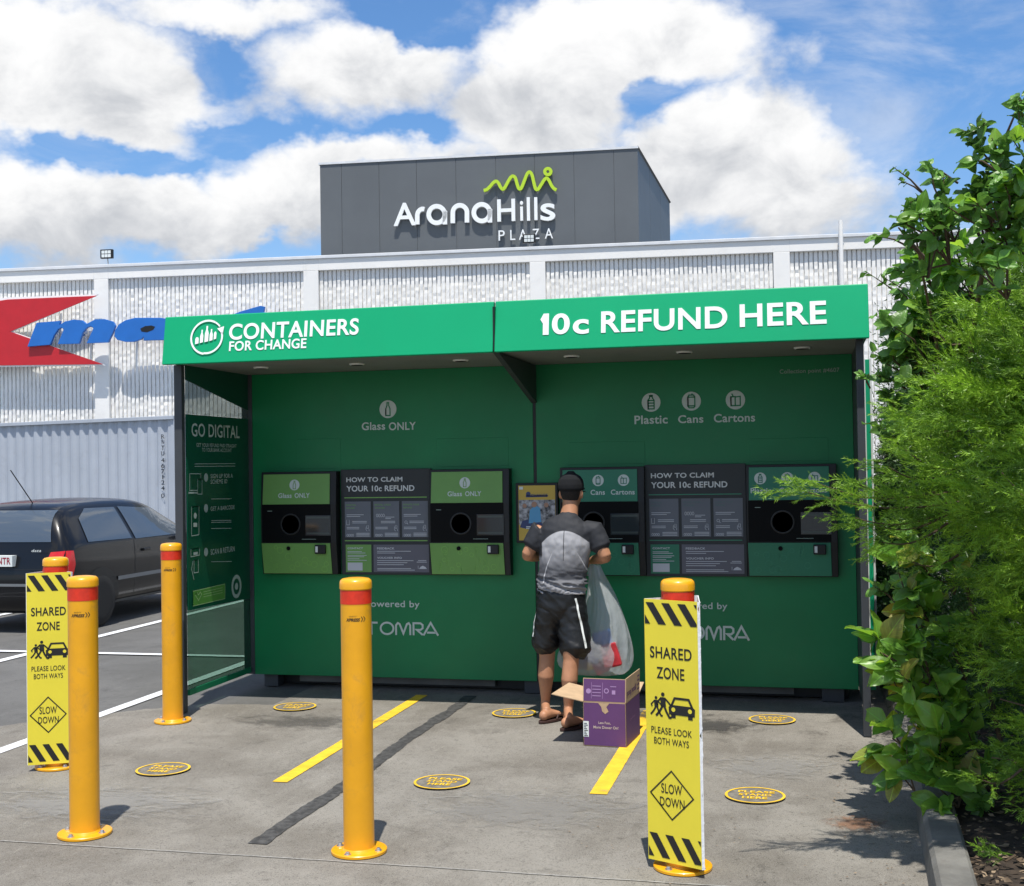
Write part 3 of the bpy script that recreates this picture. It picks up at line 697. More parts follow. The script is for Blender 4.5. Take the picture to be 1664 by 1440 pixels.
# left panel: solid head, perforated strip, printed poster, tinted glass
def sp(name, poly, m, x0=-.012, x1=0.0): return MB().prism(poly, (0, 0, 0), (0, 1, 0), (0, 0, 1), x0, x1).build(name, m, kk)
y0, y1 = .052, KD-.002
sp('side_head', [(y0, 2.43), (y1, 2.245), (y1, HB+.0115), (y0, HB+.0115)], mat('valance_green', (.006, .075, .045), .5))
M_perf = mat('perforated_film', (.10, .13, .12), .4, alpha=(.42, (.80, .84, .82)))
sp('perforated_window', [(y0, 2.178), (y1, 2.178), (y1, 2.243), (y0, 2.428)], M_perf)
M_poster = mat('poster_green', (.005, .085, .045), .30, var=.04, spec=.45)
sp('poster', [(y0, .735), (y1, .715), (y1, 2.176), (y0, 2.176)], M_poster)
M_tint = mat('green_tinted_glass', (.010, .13, .06), .06, alpha=(.30, (.56, .70, .63)), spec=.5)
sp('glass_panel', [(y0, .16), (y1, .16), (y1, .713), (y0, .733)], M_tint)
sp('bottom_rail', [(y0, .115), (y1, .115), (y1, .158), (y0, .158)], mat('rail_green', (.006, .20, .085), .45), -.016, .004)
# middle gusset under the canopy
MB().prism([(YB+.06, HB+.005), (KD, HB+.005), (KD, 2.24)], (0, 0, 0), (0, 1, 0), (0, 0, 1), KC-.02, KC+.02).build('gusset', M_dgrey, kk)
# skid frame and feet
MB().box(.1, KD+.16, .01, KW-.1, KD+1.9, .105).build('skid_frame', M_black, kk)
for a, b in ((.10, .22), (2.27, 2.42), (4.50, 4.66)): MB().box(a, KD+.03, 0, b, KD+.15, .10).build('foot', M_dgrey, kk, bev=.004)
MB().box(.38, KD+.10, .035, 2.02, KD+.15, .085).build('skid_beam', mat('dusty_beam', (.15, .15, .14), .8, var=.2), kk)
MB().box(2.7, KD+.10, .035, 4.3, KD+.15, .085).build('skid_beam', MATS['dusty_beam'], kk)

# fascia lettering
FO = V((0, YB, HB))
def fat(px, py):   # coordinates on the fascia plane
    v = ray(px, py); n = V((1, 0, 0)).cross(ft); t = (FO-CAM).dot(n)/v.dot(n); P = CAM+v*t; return P.x, (P-FO).dot(ft)
def ftext(s, x0, x1, yt, yb, bold, m=M_whiteletter, name='lettering'):
    """pixel extents: yt, yb = top and bottom of the capitals at the middle of the word"""
    mx = (x0+x1)/2; a = fat(x0, (yt+yb)/2)[0]; b = fat(x1, (yt+yb)/2)[0]; c = fat(mx, yb)[1]; d = fat(mx, yt)[1]
    F = Flat(FO, (1, 0, 0), ft, .0); F.text(s, a, b, c, d, bold, .004); return F.build(name, m, kk)
ftext('CONTAINERS', 373, 583, 522, 548.5, .020); ftext('FOR CHANGE', 373, 498, 552.5, 568.5, .018)
ftext('0', 897, 926, 509.5, 543.5, .026)
a_, b_1 = fat(878, 544)[0], fat(892, 527)[0]; z0_, z1_ = fat(886, 544.5)[1], fat(886, 510)[1]; sw1 = .040
MB().prism([(b_1-sw1, z0_), (b_1, z0_), (b_1, z1_), (b_1-sw1*.9, z1_), (a_, z1_-.040), (a_+.016, z1_-.068), (b_1-sw1, z1_-.048)], FO, (1, 0, 0), ft, .0, .004).build('lettering', M_whiteletter, kk); ftext('c', 931, 957, 519, 543, .026)
ftext('REFUND', 977, 1182, 502, 537.5, .022); ftext('HERE', 1202, 1343, 492, 529, .022)
cx, cy = fat(337, 548.5); R_ = fat(362.5, 548)[0]-cx
F = Flat(FO, (1, 0, 0), ft, .008)
F.ring(cx, cy, R_, .014, a0=math.radians(60), a1=math.radians(262), n=40); F.ring(cx+.002, cy-.002, R_-.006, .014, a0=math.radians(-100), a1=math.radians(18), n=24)
F.ring(cx, cy, R_, .012, a0=math.radians(38), a1=math.radians(62), n=8)
F.poly([(cx+R_*.62, cy+R_*.50), (cx+R_*1.05, cy+R_*.62), (cx+R_*1.0, cy+R_*.12)])
for bx, w_, h_, b0, tp in ((-.62, .22, .42, -.40, 0), (-.33, .20, .80, -.34, 1), (-.02, .24, .98, -.30, 2), (.27, .20, .72, -.24, 1), (.52, .16, .48, -.16, 0)):
    x0_, x1_ = cx+(bx-w_/2)*R_, cx+(bx+w_/2)*R_; zb_, zt_ = cy+b0*R_, cy+(b0+h_)*R_; xm = (x0_+x1_)/2; ww = (x1_-x0_)*.22
    if tp: F.poly([(x0_, zb_), (x1_, zb_+.006), (x1_, zt_-.45*(zt_-zb_)), (xm+ww, zt_-.22*(zt_-zb_)), (xm+ww, zt_), (xm-ww, zt_), (xm-ww, zt_-.22*(zt_-zb_)), (x0_, zt_-.45*(zt_-zb_))])
    else: F.poly([(x0_, zb_), (x1_, zb_+.006), (x1_, zt_-.012), (x1_-.006, zt_), (x0_+.006, zt_), (x0_, zt_-.012)])
F.build('bottle_emblem', M_whiteletter, kk)

# pictograms
def icons(F, FD, kind, x, z, r):
    """disc on F, line drawing on FD"""
    F.disc(x, z, r); w = r*.13
    if kind == 'glass': FD.line([(x-.25*r, z-.72*r), (x-.25*r, z+.05*r), (x-.10*r, z+.40*r), (x-.10*r, z+.72*r), (x+.10*r, z+.72*r), (x+.10*r, z+.40*r), (x+.25*r, z+.05*r), (x+.25*r, z-.72*r)], w, True)
    if kind == 'plastic':
        FD.line([(x-.32*r, z-.70*r), (x-.32*r, z+.22*r), (x-.14*r, z+.48*r), (x-.14*r, z+.72*r), (x+.14*r, z+.72*r), (x+.14*r, z+.48*r), (x+.32*r, z+.22*r), (x+.32*r, z-.70*r)], w, True)
        for q in (-.38, -.08, .20): FD.line([(x-.32*r, z+q*r), (x+.32*r, z+q*r)], w)
        FD.rect(x-.16*r, z+.56*r, x+.16*r, z+.76*r)
    if kind == 'can':
        FD.line([(x-.36*r, z-.55*r), (x-.36*r, z+.45*r), (x-.24*r, z+.64*r), (x+.24*r, z+.64*r), (x+.36*r, z+.45*r), (x+.36*r, z-.55*r), (x+.24*r, z-.70*r), (x-.24*r, z-.70*r)], w, True)
        FD.line([(x-.36*r, z+.42*r), (x+.36*r, z+.42*r)], w); FD.line([(x-.36*r, z-.50*r), (x+.36*r, z-.50*r)], w); FD.line([(x, z+.64*r), (x+.12*r, z+.80*r)], w)
    if kind == 'carton':
        FD.line([(x-.46*r, z-.60*r), (x-.46*r, z+.34*r), (x-.02*r, z+.34*r), (x-.02*r, z-.60*r)], w, True)
        FD.line([(x-.02*r, z+.30*r), (x+.50*r, z+.36*r), (x+.50*r, z-.58*r), (x-.02*r, z-.60*r)], w)
        FD.line([(x-.2*r, z+.34*r), (x-.36*r, z+.66*r)], w)
def wat(px, py, y=KD): P = at(px, py, y=y); return P.x, P.z
XW, ZW = (1, 0, 0), (0, 0, 1)
def wtext(F, s, x0, x1, yt, yb, bold=.02):
    a = wat(x0, (yt+yb)/2)[0]; b = wat(x1, (yt+yb)/2)[0]; m_ = (x0+x1)/2; F.text(s, a, b, wat(m_, yb)[1], wat(m_, yt)[1], bold)
M_wprint = mat('wall_print', (.55, .63, .58), .5)
for kd, px, py in (('glass', 630.5, 665), ('plastic', 1058, 654), ('can', 1123.5, 652), ('carton', 1195, 650)):
    F = Flat((0, KD, 0), XW, ZW, .002); FD = Flat((0, KD, 0), XW, ZW, .0035); x, z = wat(px, py); icons(F, FD, kd, x, z, .071)
    F.build('pictogram_disc', M_wprint, kk); stuff(FD.build('pictogram_drawing', M_green, kk))
for a in (('Glass', 588, 626, 686, 699), ('ONLY', 632, 676, 686, 699), ('Plastic', 1031, 1085, 675, 689), ('Cans', 1102, 1143, 674.5, 687.5), ('Cartons', 1160, 1227, 672, 686), ('Powered by', 594, 682, 976, 990, .012), ('Powered by', 1093, 1182, 979, 993, .012)):
    F = Flat((0, KD, 0), XW, ZW, .002); wtext(F, *a); F.build('lettering', M_wprint, kk)
F = Flat((0, KD, 0), XW, ZW, .002); wtext(F, 'Collection point #4607', 1267, 1364, 599, 608, .01); F.build('lettering', M_printd, kk)
def tomra(px0, px1, yt, yb):
    a, b = wat(px0, (yt+yb)/2)[0], wat(px1, (yt+yb)/2)[0]; zt, zb_ = wat((px0+px1)/2, yt)[1], wat((px0+px1)/2, yb)[1]; h = zt-zb_; w = b-a
    F = Flat((0, KD, 0), XW, ZW, .002); t = h*.15; X = lambda q: a+w*q; Z = lambda q: zb_+h*q
    F.line([(X(.0), Z(.93)), (X(.17), Z(.93))], t); F.line([(X(.085), Z(.9)), (X(.085), Z(0))], t)
    ox, oy, rr = X(.30), Z(.5), h*.43
    F.ring(ox, oy, .088*w, t, ry=rr+t*.1)
    F.line([(X(.425), Z(0)), (X(.425), Z(.75)), (X(.45), Z(.93)), (X(.475), Z(.85)), (X(.525), Z(.12)), (X(.575), Z(.85)), (X(.60), Z(.93)), (X(.62), Z(.75)), (X(.62), Z(0))], t)
    F.line([(X(.665), Z(0)), (X(.665), Z(.93)), (X(.76), Z(.93)), (X(.79), Z(.80)), (X(.79), Z(.55)), (X(.76), Z(.42)), (X(.71), Z(.42)), (X(.79), Z(0.03))], t)
    F.line([(X(.80), Z(0)), (X(.90), Z(.97)), (X(1.0), Z(0))], t); F.line([(X(.85), Z(.22)), (X(.97), Z(.22))], t)
    F.build('logo_lettering', M_wprint, kk)
tomra(594, 712, 1011, 1032); tomra(1098, 1217, 1017, 1040)

# poster lettering on the left side panel (faces into the kiosk)
def pat(px, py): P = at(px, py, x=0.0); return P.y, P.z
F = Flat((0, 0, 0), (0, 1, 0), (0, 0, 1), .0015)
def ptext(F, s, x0, x1, yt, yb, bold=.015):
    m_ = (x0+x1)/2; a = pat(x0, (yt+yb)/2)[0]; b = pat(x1, (yt+yb)/2)[0]; F.text(s, a, b, pat(m_, yb)[1], pat(m_, yt)[1], bold)
ptext(F, 'GO DIGITAL', 311, 389, 690, 711, .012)
F.build('lettering', mat('poster_white', (.58, .64, .60), .45), kk)
F = Flat((0, 0, 0), (0, 1, 0), (0, 0, 1), .0015)
ptext(F, 'GET YOUR REFUND PAID STRAIGHT', 319, 384, 721, 727, .012); ptext(F, 'TO YOUR BANK ACCOUNT', 328, 376, 728.5, 734.5, .012)
ptext(F, 'SIGN UP FOR A', 342, 378, 770, 777, .012); ptext(F, 'SCHEME ID', 342, 369, 779, 786, .012)
ptext(F, 'GET A BARCODE', 342, 381, 822, 829, .012); ptext(F, 'SCAN & RETURN', 342, 381, 890, 899, .012)
for px, py in ((334.5, 776), (334.5, 826), (334.5, 897)):
    a, b = pat(px, py); F.disc(a, b, .032)
def pline(F, pts, w, closed=False): F.line([pat(*p) for p in pts], w, closed)
pline(F, [(308, 770), (308, 797), (321, 797)], .006); pline(F, [(308, 770), (326, 770), (326, 777)], .006); pline(F, [(306, 801), (321, 801)], .012)
pline(F, [(321, 779), (328, 779), (328, 803), (321, 803)], .006, True)
pline(F, [(311, 824), (323, 823), (323, 869), (311, 871)], .006, True); a, b = pat(317, 838); F.disc(a, b, .022); pline(F, [(314, 853), (320, 853)], .03)
pline(F, [(310, 893), (324, 891), (324, 902), (310, 905)], .006, True); pline(F, [(314, 900), (321, 899)], .02)
pline(F, [(315, 911), (322, 910), (322, 930), (315, 931)], .006, True); pline(F, [(313, 912), (311, 925), (315, 942)], .006)
for y in (754, 758, 811, 846, 849, 859, 913): 
    pline(F, [(316 if y < 760 else 343, y), (382 if y < 760 else 376, y-.5)], .0045)
a, b = pat(384, 953); F.ring(a, b, .072, .03, .078); F.disc(a, b, .028)
stuff(F.build('poster_print', mat('poster_faint', (.44, .52, .48), .45), kk))
F = Flat((0, 0, 0), (0, 1, 0), (0, 0, 1), .0015); F.poly([pat(*p) for p in ((313, 961), (313, 985), (365, 973), (365, 949))]); F.build('poster_badge', mat('badge_lime', (.10, .30, .05), .45), kk)
F = Flat((0, 0, 0), (0, 1, 0), (0, 0, 1), .0030); pline(F, [(313, 961), (313, 985), (365, 973), (365, 949)], .005, True)
pline(F, [(317, 967), (320, 963), (322, 967), (325, 962), (327, 966), (322, 976)], .006, True)
for q in (0, 4, 8): pline(F, [(330, 962+q), (361, 955+q)], .004)
F.build('poster_badge_print', mat('badge_pale', (.35, .55, .25), .45), kk)

# ------------------------------------------------------------------ return machines
def machine(x, z, kind, lab, w=.642, h=.825):
    mp, md = (M_lime, M_limed) if kind == 'glass' else (M_teal, M_teald)
    t = thing('return_machine', lab, 'machine', (x, KD, z), 0, 'container return machines set in the kiosk wall')
    MB().prism([(0, 0), (.075, .005), (.105, .26), (.105, .56), (.085, .825), (0, .825)], (0, 0, 0), (0, -1, 0), (0, 0, 1), 0, -w).build('housing', M_black, t, bev=.004)
    # front plane helpers for the three bands
    def band(z0, z1, y0_, y1_): v = V((0, y1_-y0_, z1-z0)); L_ = v.length; return V((0, y0_, z0)), v/L_, L_
    # upper panel
    o_, v_, L_ = band(.565, .805, -.107, -.089)
    MB().prism([(.018, 0), (w-.05, 0), (w-.052, L_), (.022, L_)], o_, (1, 0, 0), v_, 0, .006).build('upper_panel', mp, t, bev=.002)
    F = Flat(o_, (1, 0, 0), v_, .0072); FD = Flat(o_, (1, 0, 0), v_, .0085)
    if kind == 'glass':
        icons(F, FD, 'glass', w*.455, L_*.64, .043); words = (('Glass', .24, .42), ('ONLY', .46, .66))
    else:
        icons(F, FD, 'plastic', w*.16, L_*.66, .043); icons(F, FD, 'can', w*.46, L_*.66, .043); icons(F, FD, 'carton', w*.76, L_*.66, .043)
        words = (('Plastic', .05, .28), ('Cans', .37, .54), ('Cartons', .61, .89))
    MP_ = mat('machine_print', (.62, .70, .66), .45); stuff(F.build('pictogram_disc', MP_, t, False))
    for wd, a, b in words: F = Flat(o_, (1, 0, 0), v_, .0072); F.text(wd, w*a, w*b, L_*.21, L_*.37, .02); F.build('lettering', MP_, t, False)
    stuff(FD.build('pictogram_drawing', mp, t, False))
    # middle band: intake ring, screen
    MB().box(.012, -.108, .262, w-.045, -.100, .562).build('front_plate', M_gloss, t, bev=.001)
    MB().lathe([(.086, .0), (.086, .005), (.080, .007), (.074, .005), (.073, .001)], (w*.40, -.108, .405), 36, 'y').build('intake_ring', M_black, t)
    MB().lathe([(.0, .002), (.0725, .002)], (w*.40, -.108, .405), 30, 'y').build('intake_hole', mat('hole_black', (.016, .018, .020), .7), t)
    MB().box(w*.60, -.112, .315, w*.60+.215, -.107, .475).build('screen', mat('screen_glass', (.035, .045, .05), .08, spec=.8), t, bev=.001)
    F = Flat((0, -.1125, 0), XW, ZW, .0005); F.rect(w*.60+.01, .325, w*.60+.205, .34); F.rect(w*.60+.01, .45, w*.60+.205, .466); F.build('screen_bar', mat('screen_bar', (.06, .08, .08), .2), t, False)
    F = Flat((0, -.1085, 0), XW, ZW, .0005); F.rect(.06, .51, .10, .514); F.rect(w*.55, .285, w*.55+.12, .288); stuff(F.build('small_print', M_printd, t, False))
    # lower panel leans back towards the bottom
    o_, v_, L_ = band(.012, .255, -.079, -.1065)
    MB().prism([(.012, 0), (w-.045, 0), (w-.05, L_), (.006, L_)], o_, (1, 0, 0), v_, 0, .006).build('lower_panel', mp, t, bev=.002)
    F = Flat(o_, (1, 0, 0), v_, .0072); rr = random.Random(int(x*100))
    for _ in range(11):
        a, b, r0 = rr.uniform(.05, w-.09), rr.uniform(.035, L_-.03), rr.uniform(.014, .026); F.ring(a, b, r0, .005, n=20)
    for _ in range(10):
        a, b = rr.uniform(.05, w-.09), rr.uniform(.035, L_-.035); F.line([(a, b-.02), (a, b+.015), (a+.012, b+.015), (a+.012, b-.02)], .003, True)
    stuff(F.build('bubble_print', md, t, False))
    MB().lathe([(.016, 0), (.016, .008), (.012, .012), (0, .010)], o_+v_*(L_*.83)+V((w*.37, -.006, 0)), 20, 'y').build('lens', M_gloss, t)
    c = o_+v_*(L_*.80)+V((w*.80, -.006, 0))
    MB().box(c.x-.045, c.y-.028, c.z-.036, c.x+.045, c.y, c.z+.036).build('reader', M_black, t, bev=.006)
    MB().box(c.x-.036, c.y-.030, c.z-.022, c.x-.016, c.y-.027, c.z+.024).build('reader_label', M_print, t)
    return t
machine(.150, .914, 'glass', 'leftmost return machine, lime green Glass ONLY panels, nearest the Go Digital poster')
machine(1.562, .914, 'glass', 'lime green Glass ONLY return machine just left of the small advertising screen')
machine(2.600, .914, 'mixed', 'teal return machine that the man stands at, partly hidden by his head and shoulder')
machine(3.990, .914, 'mixed', 'rightmost return machine, teal panels, overlapped by feathery hedge branches')

def info_board(x, w, kind, lab):
    t = thing('instruction_board', lab, 'sign', (x, KD, .914), 0, 'claim instruction boards')
    h = .835; MB().box(0, -.03, 0, w, 0, h).build('board', M_board, t, bev=.003)
    acc = M_limed if kind == 'glass' else M_teald; U = lambda q: w*q; Z = lambda q: h*q
    F = Flat((0, -.03, 0), XW, ZW, .001); F.text('HOW TO CLAIM', U(.065), U(.69), Z(.88), Z(.925), .024); F.build('lettering', mat('board_white', (.66, .69, .69), .5), t, False); F = Flat((0, -.03, 0), XW, ZW, .001); F.text('YOUR 10c REFUND', U(.065), U(.82), Z(.79), Z(.845), .024); F.build('lettering', mat('board_white', (.66, .69, .69), .5), t, False)
    F = Flat((0, -.03, 0), XW, ZW, .001); F.rect(U(.04), Z(.727), U(.955), Z(.735)); F.rect(U(.04), Z(.318), U(.955), Z(.326)); F.build('rule_line', acc, t, False)
    for a, b in ((.045, .335), (.365, .65), (.68, .965)):
        MB().box(U(a), -.033, Z(.355), U(b), -.03, Z(.695)).build('card', M_card, t)
    MB().box(U(.05), -.033, Z(.025), U(.335), -.03, Z(.285)).build('card', M_lime if kind == 'glass' else M_teal, t)
    MB().box(U(.36), -.033, Z(.025), U(.97), -.03, Z(.285)).build('card', mat('card_mauve', (.125, .125, .155), .5), t)
    F = Flat((0, -.033, 0), XW, ZW, .0008); lw = .0045
    for a, b, kindc in ((.045, .335, 0), (.365, .65, 1), (.68, .965, 2)):
        x0_ = U(a)+.015; x1_ = U(b)-.012; zt_ = Z(.695)
        for k_, (z_, l0, l1) in enumerate([(.105, 0, .75), (.118, 0, .6)] if kindc != 1 else [(.125, .45, .85), (.137, .45, .7)]): F.line([(x0_+(x1_-x0_)*l0, zt_-z_), (x0_+(x1_-x0_)*l1, zt_-z_)], lw)
        for z_ in (.158, .170): F.line([(x0_+(x1_-x0_)*.25, zt_-z_), (x0_+(x1_-x0_)*.88, zt_-z_)], lw)
        for z_ in (.205, .217): F.line([(x0_, zt_-z_), (x0_+(x1_-x0_)*.55, zt_-z_)], lw)
        for z_ in (.252, .263, .274): F.line([(x0_+(x1_-x0_)*.42, zt_-z_), (x1_, zt_-z_)], lw)
        bx = x0_+(.0 if kindc == 0 else .01); 
        if kindc == 0: F.line([(bx, zt_-.145), (bx+.022, zt_-.145), (bx+.022, zt_-.185), (bx, zt_-.185)], .003, True)
        if kindc == 1:
            for q in range(4): F.ring(bx+.006+q*.018, zt_-.112, .007, .003, .012, 12)
        if kindc == 2: F.ring(bx+.008, zt_-.165, .010, .003, n=16); F.line([(bx+.015, zt_-.172), (bx+.024, zt_-.182)], .004)
        hx = x1_-.022; F.line([(hx, zt_-.19), (hx+.014, zt_-.19), (hx+.014, zt_-.214), (hx, zt_-.214)], .003, True); F.line([(hx-.006, zt_-.20), (hx-.008, zt_-.222), (hx+.002, zt_-.236)], .003); F.line([(hx+.018, zt_-.236), (hx+.018, zt_-.218)], .003)
        for q in range(4): F.ring(x0_+.006+q*.015, zt_-.268, .006, .003, .009, 12)
    x0_ = U(.40); zt_ = Z(.285)
    F.text('FEEDBACK', x0_, x0_+.145, zt_-.038, zt_-.022, .025); F.text('VOUCHER INFO', x0_, x0_+.205, zt_-.112, zt_-.096, .025)
    for z_, l in ((.052, .28), (.066, .15), (.126, .30), (.142, .25), (.158, .22), (.188, .28), (.200, .31)): F.line([(x0_, zt_-z_), (x0_+l, zt_-z_)], lw)
    F.line([(U(.85), zt_-.125), (U(.94), zt_-.125)], lw); F.line([(U(.835), zt_-.137), (U(.945), zt_-.137)], lw)
    F.poly([(U(.86), zt_-.19), (U(.875), zt_-.175), (U(.90), zt_-.165), (U(.93), zt_-.175), (U(.945), zt_-.19)]); F.line([(U(.85), zt_-.19), (U(.85), zt_-.165)], .003)
    a0_ = U(.07); F.text('CONTACT', a0_, a0_+.13, zt_-.036, zt_-.021, .025)
    for z_, l in ((.055, .12), (.066, .15), (.085, .16), (.096, .14), (.112, .10), (.124, .16)): F.line([(a0_, zt_-z_), (a0_+l, zt_-z_)], lw)
    F.rect(a0_, zt_-.205, a0_+.125, zt_-.142)
    if kind != 'x':
        tc_ = Flat((0, -.033, 0), XW, ZW, .0008)
        for (a, s1, s2) in ((.045, 'DIGITAL', 'REFUND'), (.365, 'RETAIL CASH', 'VOUCHER'), (.68, 'DONATE YOUR', 'REFUND')):
            tc_.text(s1, U(a)+.012, U(a)+.012+.0155*len(s1)*.78, Z(.695)-.034, Z(.695)-.021, .02); tc_.text(s2, U(a)+.012, U(a)+.012+.0155*len(s2)*.78, Z(.695)-.058, Z(.695)-.045, .02)
        tc_.build('card_heading', mat('heading_'+kind, (.16, .34, .10) if kind == 'glass' else (.10, .17, .17), .5), t, False)
    stuff(F.build('card_print', mat('card_print', (.58, .60, .64), .5), t, False))
    return t
info_board(.806, .752, 'glass', 'dark HOW TO CLAIM board between the two lime green Glass ONLY machines')
info_board(3.236, .750, 'mixed', 'dark HOW TO CLAIM board between the two teal Plastic Cans Cartons machines')

# advertising screen
ad = thing('advert_screen', 'small portrait screen with a yellow and blue picture on the wall left of the man', 'screen', (2.243, KD, 1.165))
MB().box(0, -.045, 0, .33, 0, .46).build('frame', M_black, ad, bev=.004)
F = Flat((0, -.045, 0), XW, ZW, .001); F.rect(.022, .02, .31, .44); F.build('picture', mat('ad_yellow', (.62, .42, .06), .35), ad, False)
F = Flat((0, -.045, 0), XW, ZW, .002); F.rect(.024, .14, .308, .33); F.build('picture_photo', mat('ad_photo', (.10, .11, .13), .35, var=.9, vscale=26, col2=(.55, .55, .58)), ad, False)
F = Flat((0, -.045, 0), XW, ZW, .003); F.text('CHANGE', .12, .25, .355, .375, .03); F.disc(.10, .375, .018); F.poly([(.08, .35), (.25, .352), (.255, .366), (.08, .366)]); F.poly([(.03, .12), (.16, .09), (.22, .14), (.14, .19), (.05, .17)]); F.build('picture_mark', mat('ad_navy', (.03, .05, .16), .35), ad, False)
F = Flat((0, -.045, 0), XW, ZW, .004); F.poly([(.10, .15), (.20, .16), (.19, .27), (.15, .29), (.11, .25)]); F.build('picture_shirt', mat('ad_blue', (.10, .36, .62), .35), ad, False)
F = Flat((0, -.045, 0), XW, ZW, .005); F.disc(.145, .295, .022); F.disc(.07, .285, .017); F.disc(.24, .29, .018); F.build('picture_face', mat('ad_skin', (.42, .24, .16), .4), ad, False)
F = Flat((0, -.045, 0), XW, ZW, .006); F.rect(.03, .41, .06, .432); F.rect(.08, .12, .13, .128); F.rect(.08, .108, .14, .115); F.build('picture_white', M_print, ad, False)

# =================================================================== BOLLARDS
cr_ = at(1104, 938, z=1.25); cl_ = at(88.5, 906, z=1.25); CR = (cr_.x, -2.767); CLF = (cl_.x, -1.609)
def bollard(loc, lab, yaw=0):
    t = thing('bollard', lab, 'bollard', loc, yaw, 'yellow steel bollards')
    r = .0705
    MB().lathe([(r, .008), (r, 1.085), (r, 1.09)], n=48).build('post', M_yellow, t)
    MB().lathe([(r+.0012, 1.135), (r+.0012, 1.198)], n=48).build('reflective_band', M_red, t)
    MB().lathe([(r, 1.09), (r, 1.135), (r, 1.20), (r+.004, 1.203), (r+.004, 1.228), (r+.001, 1.240), (r-.008, 1.248), (r-.03, 1.252), (0, 1.253)], n=48).build('cap', M_yellow, t)
    MB().lathe([(.128, 0), (.128, .010), (.125, .013), (r+.006, .013), (r+.003, .018), (r, .022)], n=48).build('base_plate', M_yellow, t)
    for k in range(4):
        a = PI/4+k*PI/2+.25; c = (math.cos(a)*.101, math.sin(a)*.101, .0125)
        b = MB().lathe([(.017, 0), (.017, .003), (.0115, .0035)], c, 18); b.lathe([(.0105, .003), (.0105, .011), (.009, .013)], c, 6).build('bolt', M_steel, t)
    # brand mark wrapped on the tube, facing the camera
    for txt, x0_, x1_, z0_, z1_, b_ in (('XPRESS', -.060, .004, 1.058, 1.073, .03), ('SAFETY', -.045, -.010, 1.078, 1.084, .0)):
        vs, fs = glyphs(txt, b_, 0.0, 1.0); mn, mx = vs.min(0), vs.max(0); out = []
        for q in vs:
            a = (x0_+(q[0]-mn[0])/(mx[0]-mn[0])*(x1_-x0_)+(q[1]-mn[1])*.006)/r-PI/2+.15; z = z0_+(q[1]-mn[1])/(mx[1]-mn[1])*(z1_-z0_)
            out.append(((r+.0008)*math.cos(a), (r+.0008)*math.sin(a), z))
        MB().add(out, fs).build('brand_mark', M_signk, t)
    for x0_ in (.010, .022):
        vs = []; 
        for dx, dz in ((0, 0), (.004, 0), (.012, .012), (.008, .012), (.004, .024), (0, .024)):
            a = (x0_+dx)/r-PI/2+.15; vs.append(((r+.0008)*math.cos(a), (r+.0008)*math.sin(a), 1.056+dz))
        MB().add(vs, [(0, 1, 2, 3), (3, 2, 4, 5)]).build('brand_chevron', M_signk, t)
    return t
b0 = bollard((.967, -2.806, 0), 'plain yellow bollard in the left foreground, beside the wrapped bollard', .42)
bl = [((2.384, -2.816, 0), 'plain yellow bollard in the middle foreground, before the lime green machines', .36),
      ((CR[0], CR[1], 0), 'yellow bollard inside the right-hand triangular sign sleeve, only cap, red band and base showing', 0),
      ((CLF[0], CLF[1], 0), 'yellow bollard inside the left-hand triangular sign sleeve in front of the black car', 0),
      ((.051, -.286, 0), 'plain yellow bollard standing against the left end post of the kiosk', .35)]
for loc, lab, a in bl:
    c = copy_tree(b0); c.location = loc; c.rotation_euler = (0, 0, a); c['label'] = lab

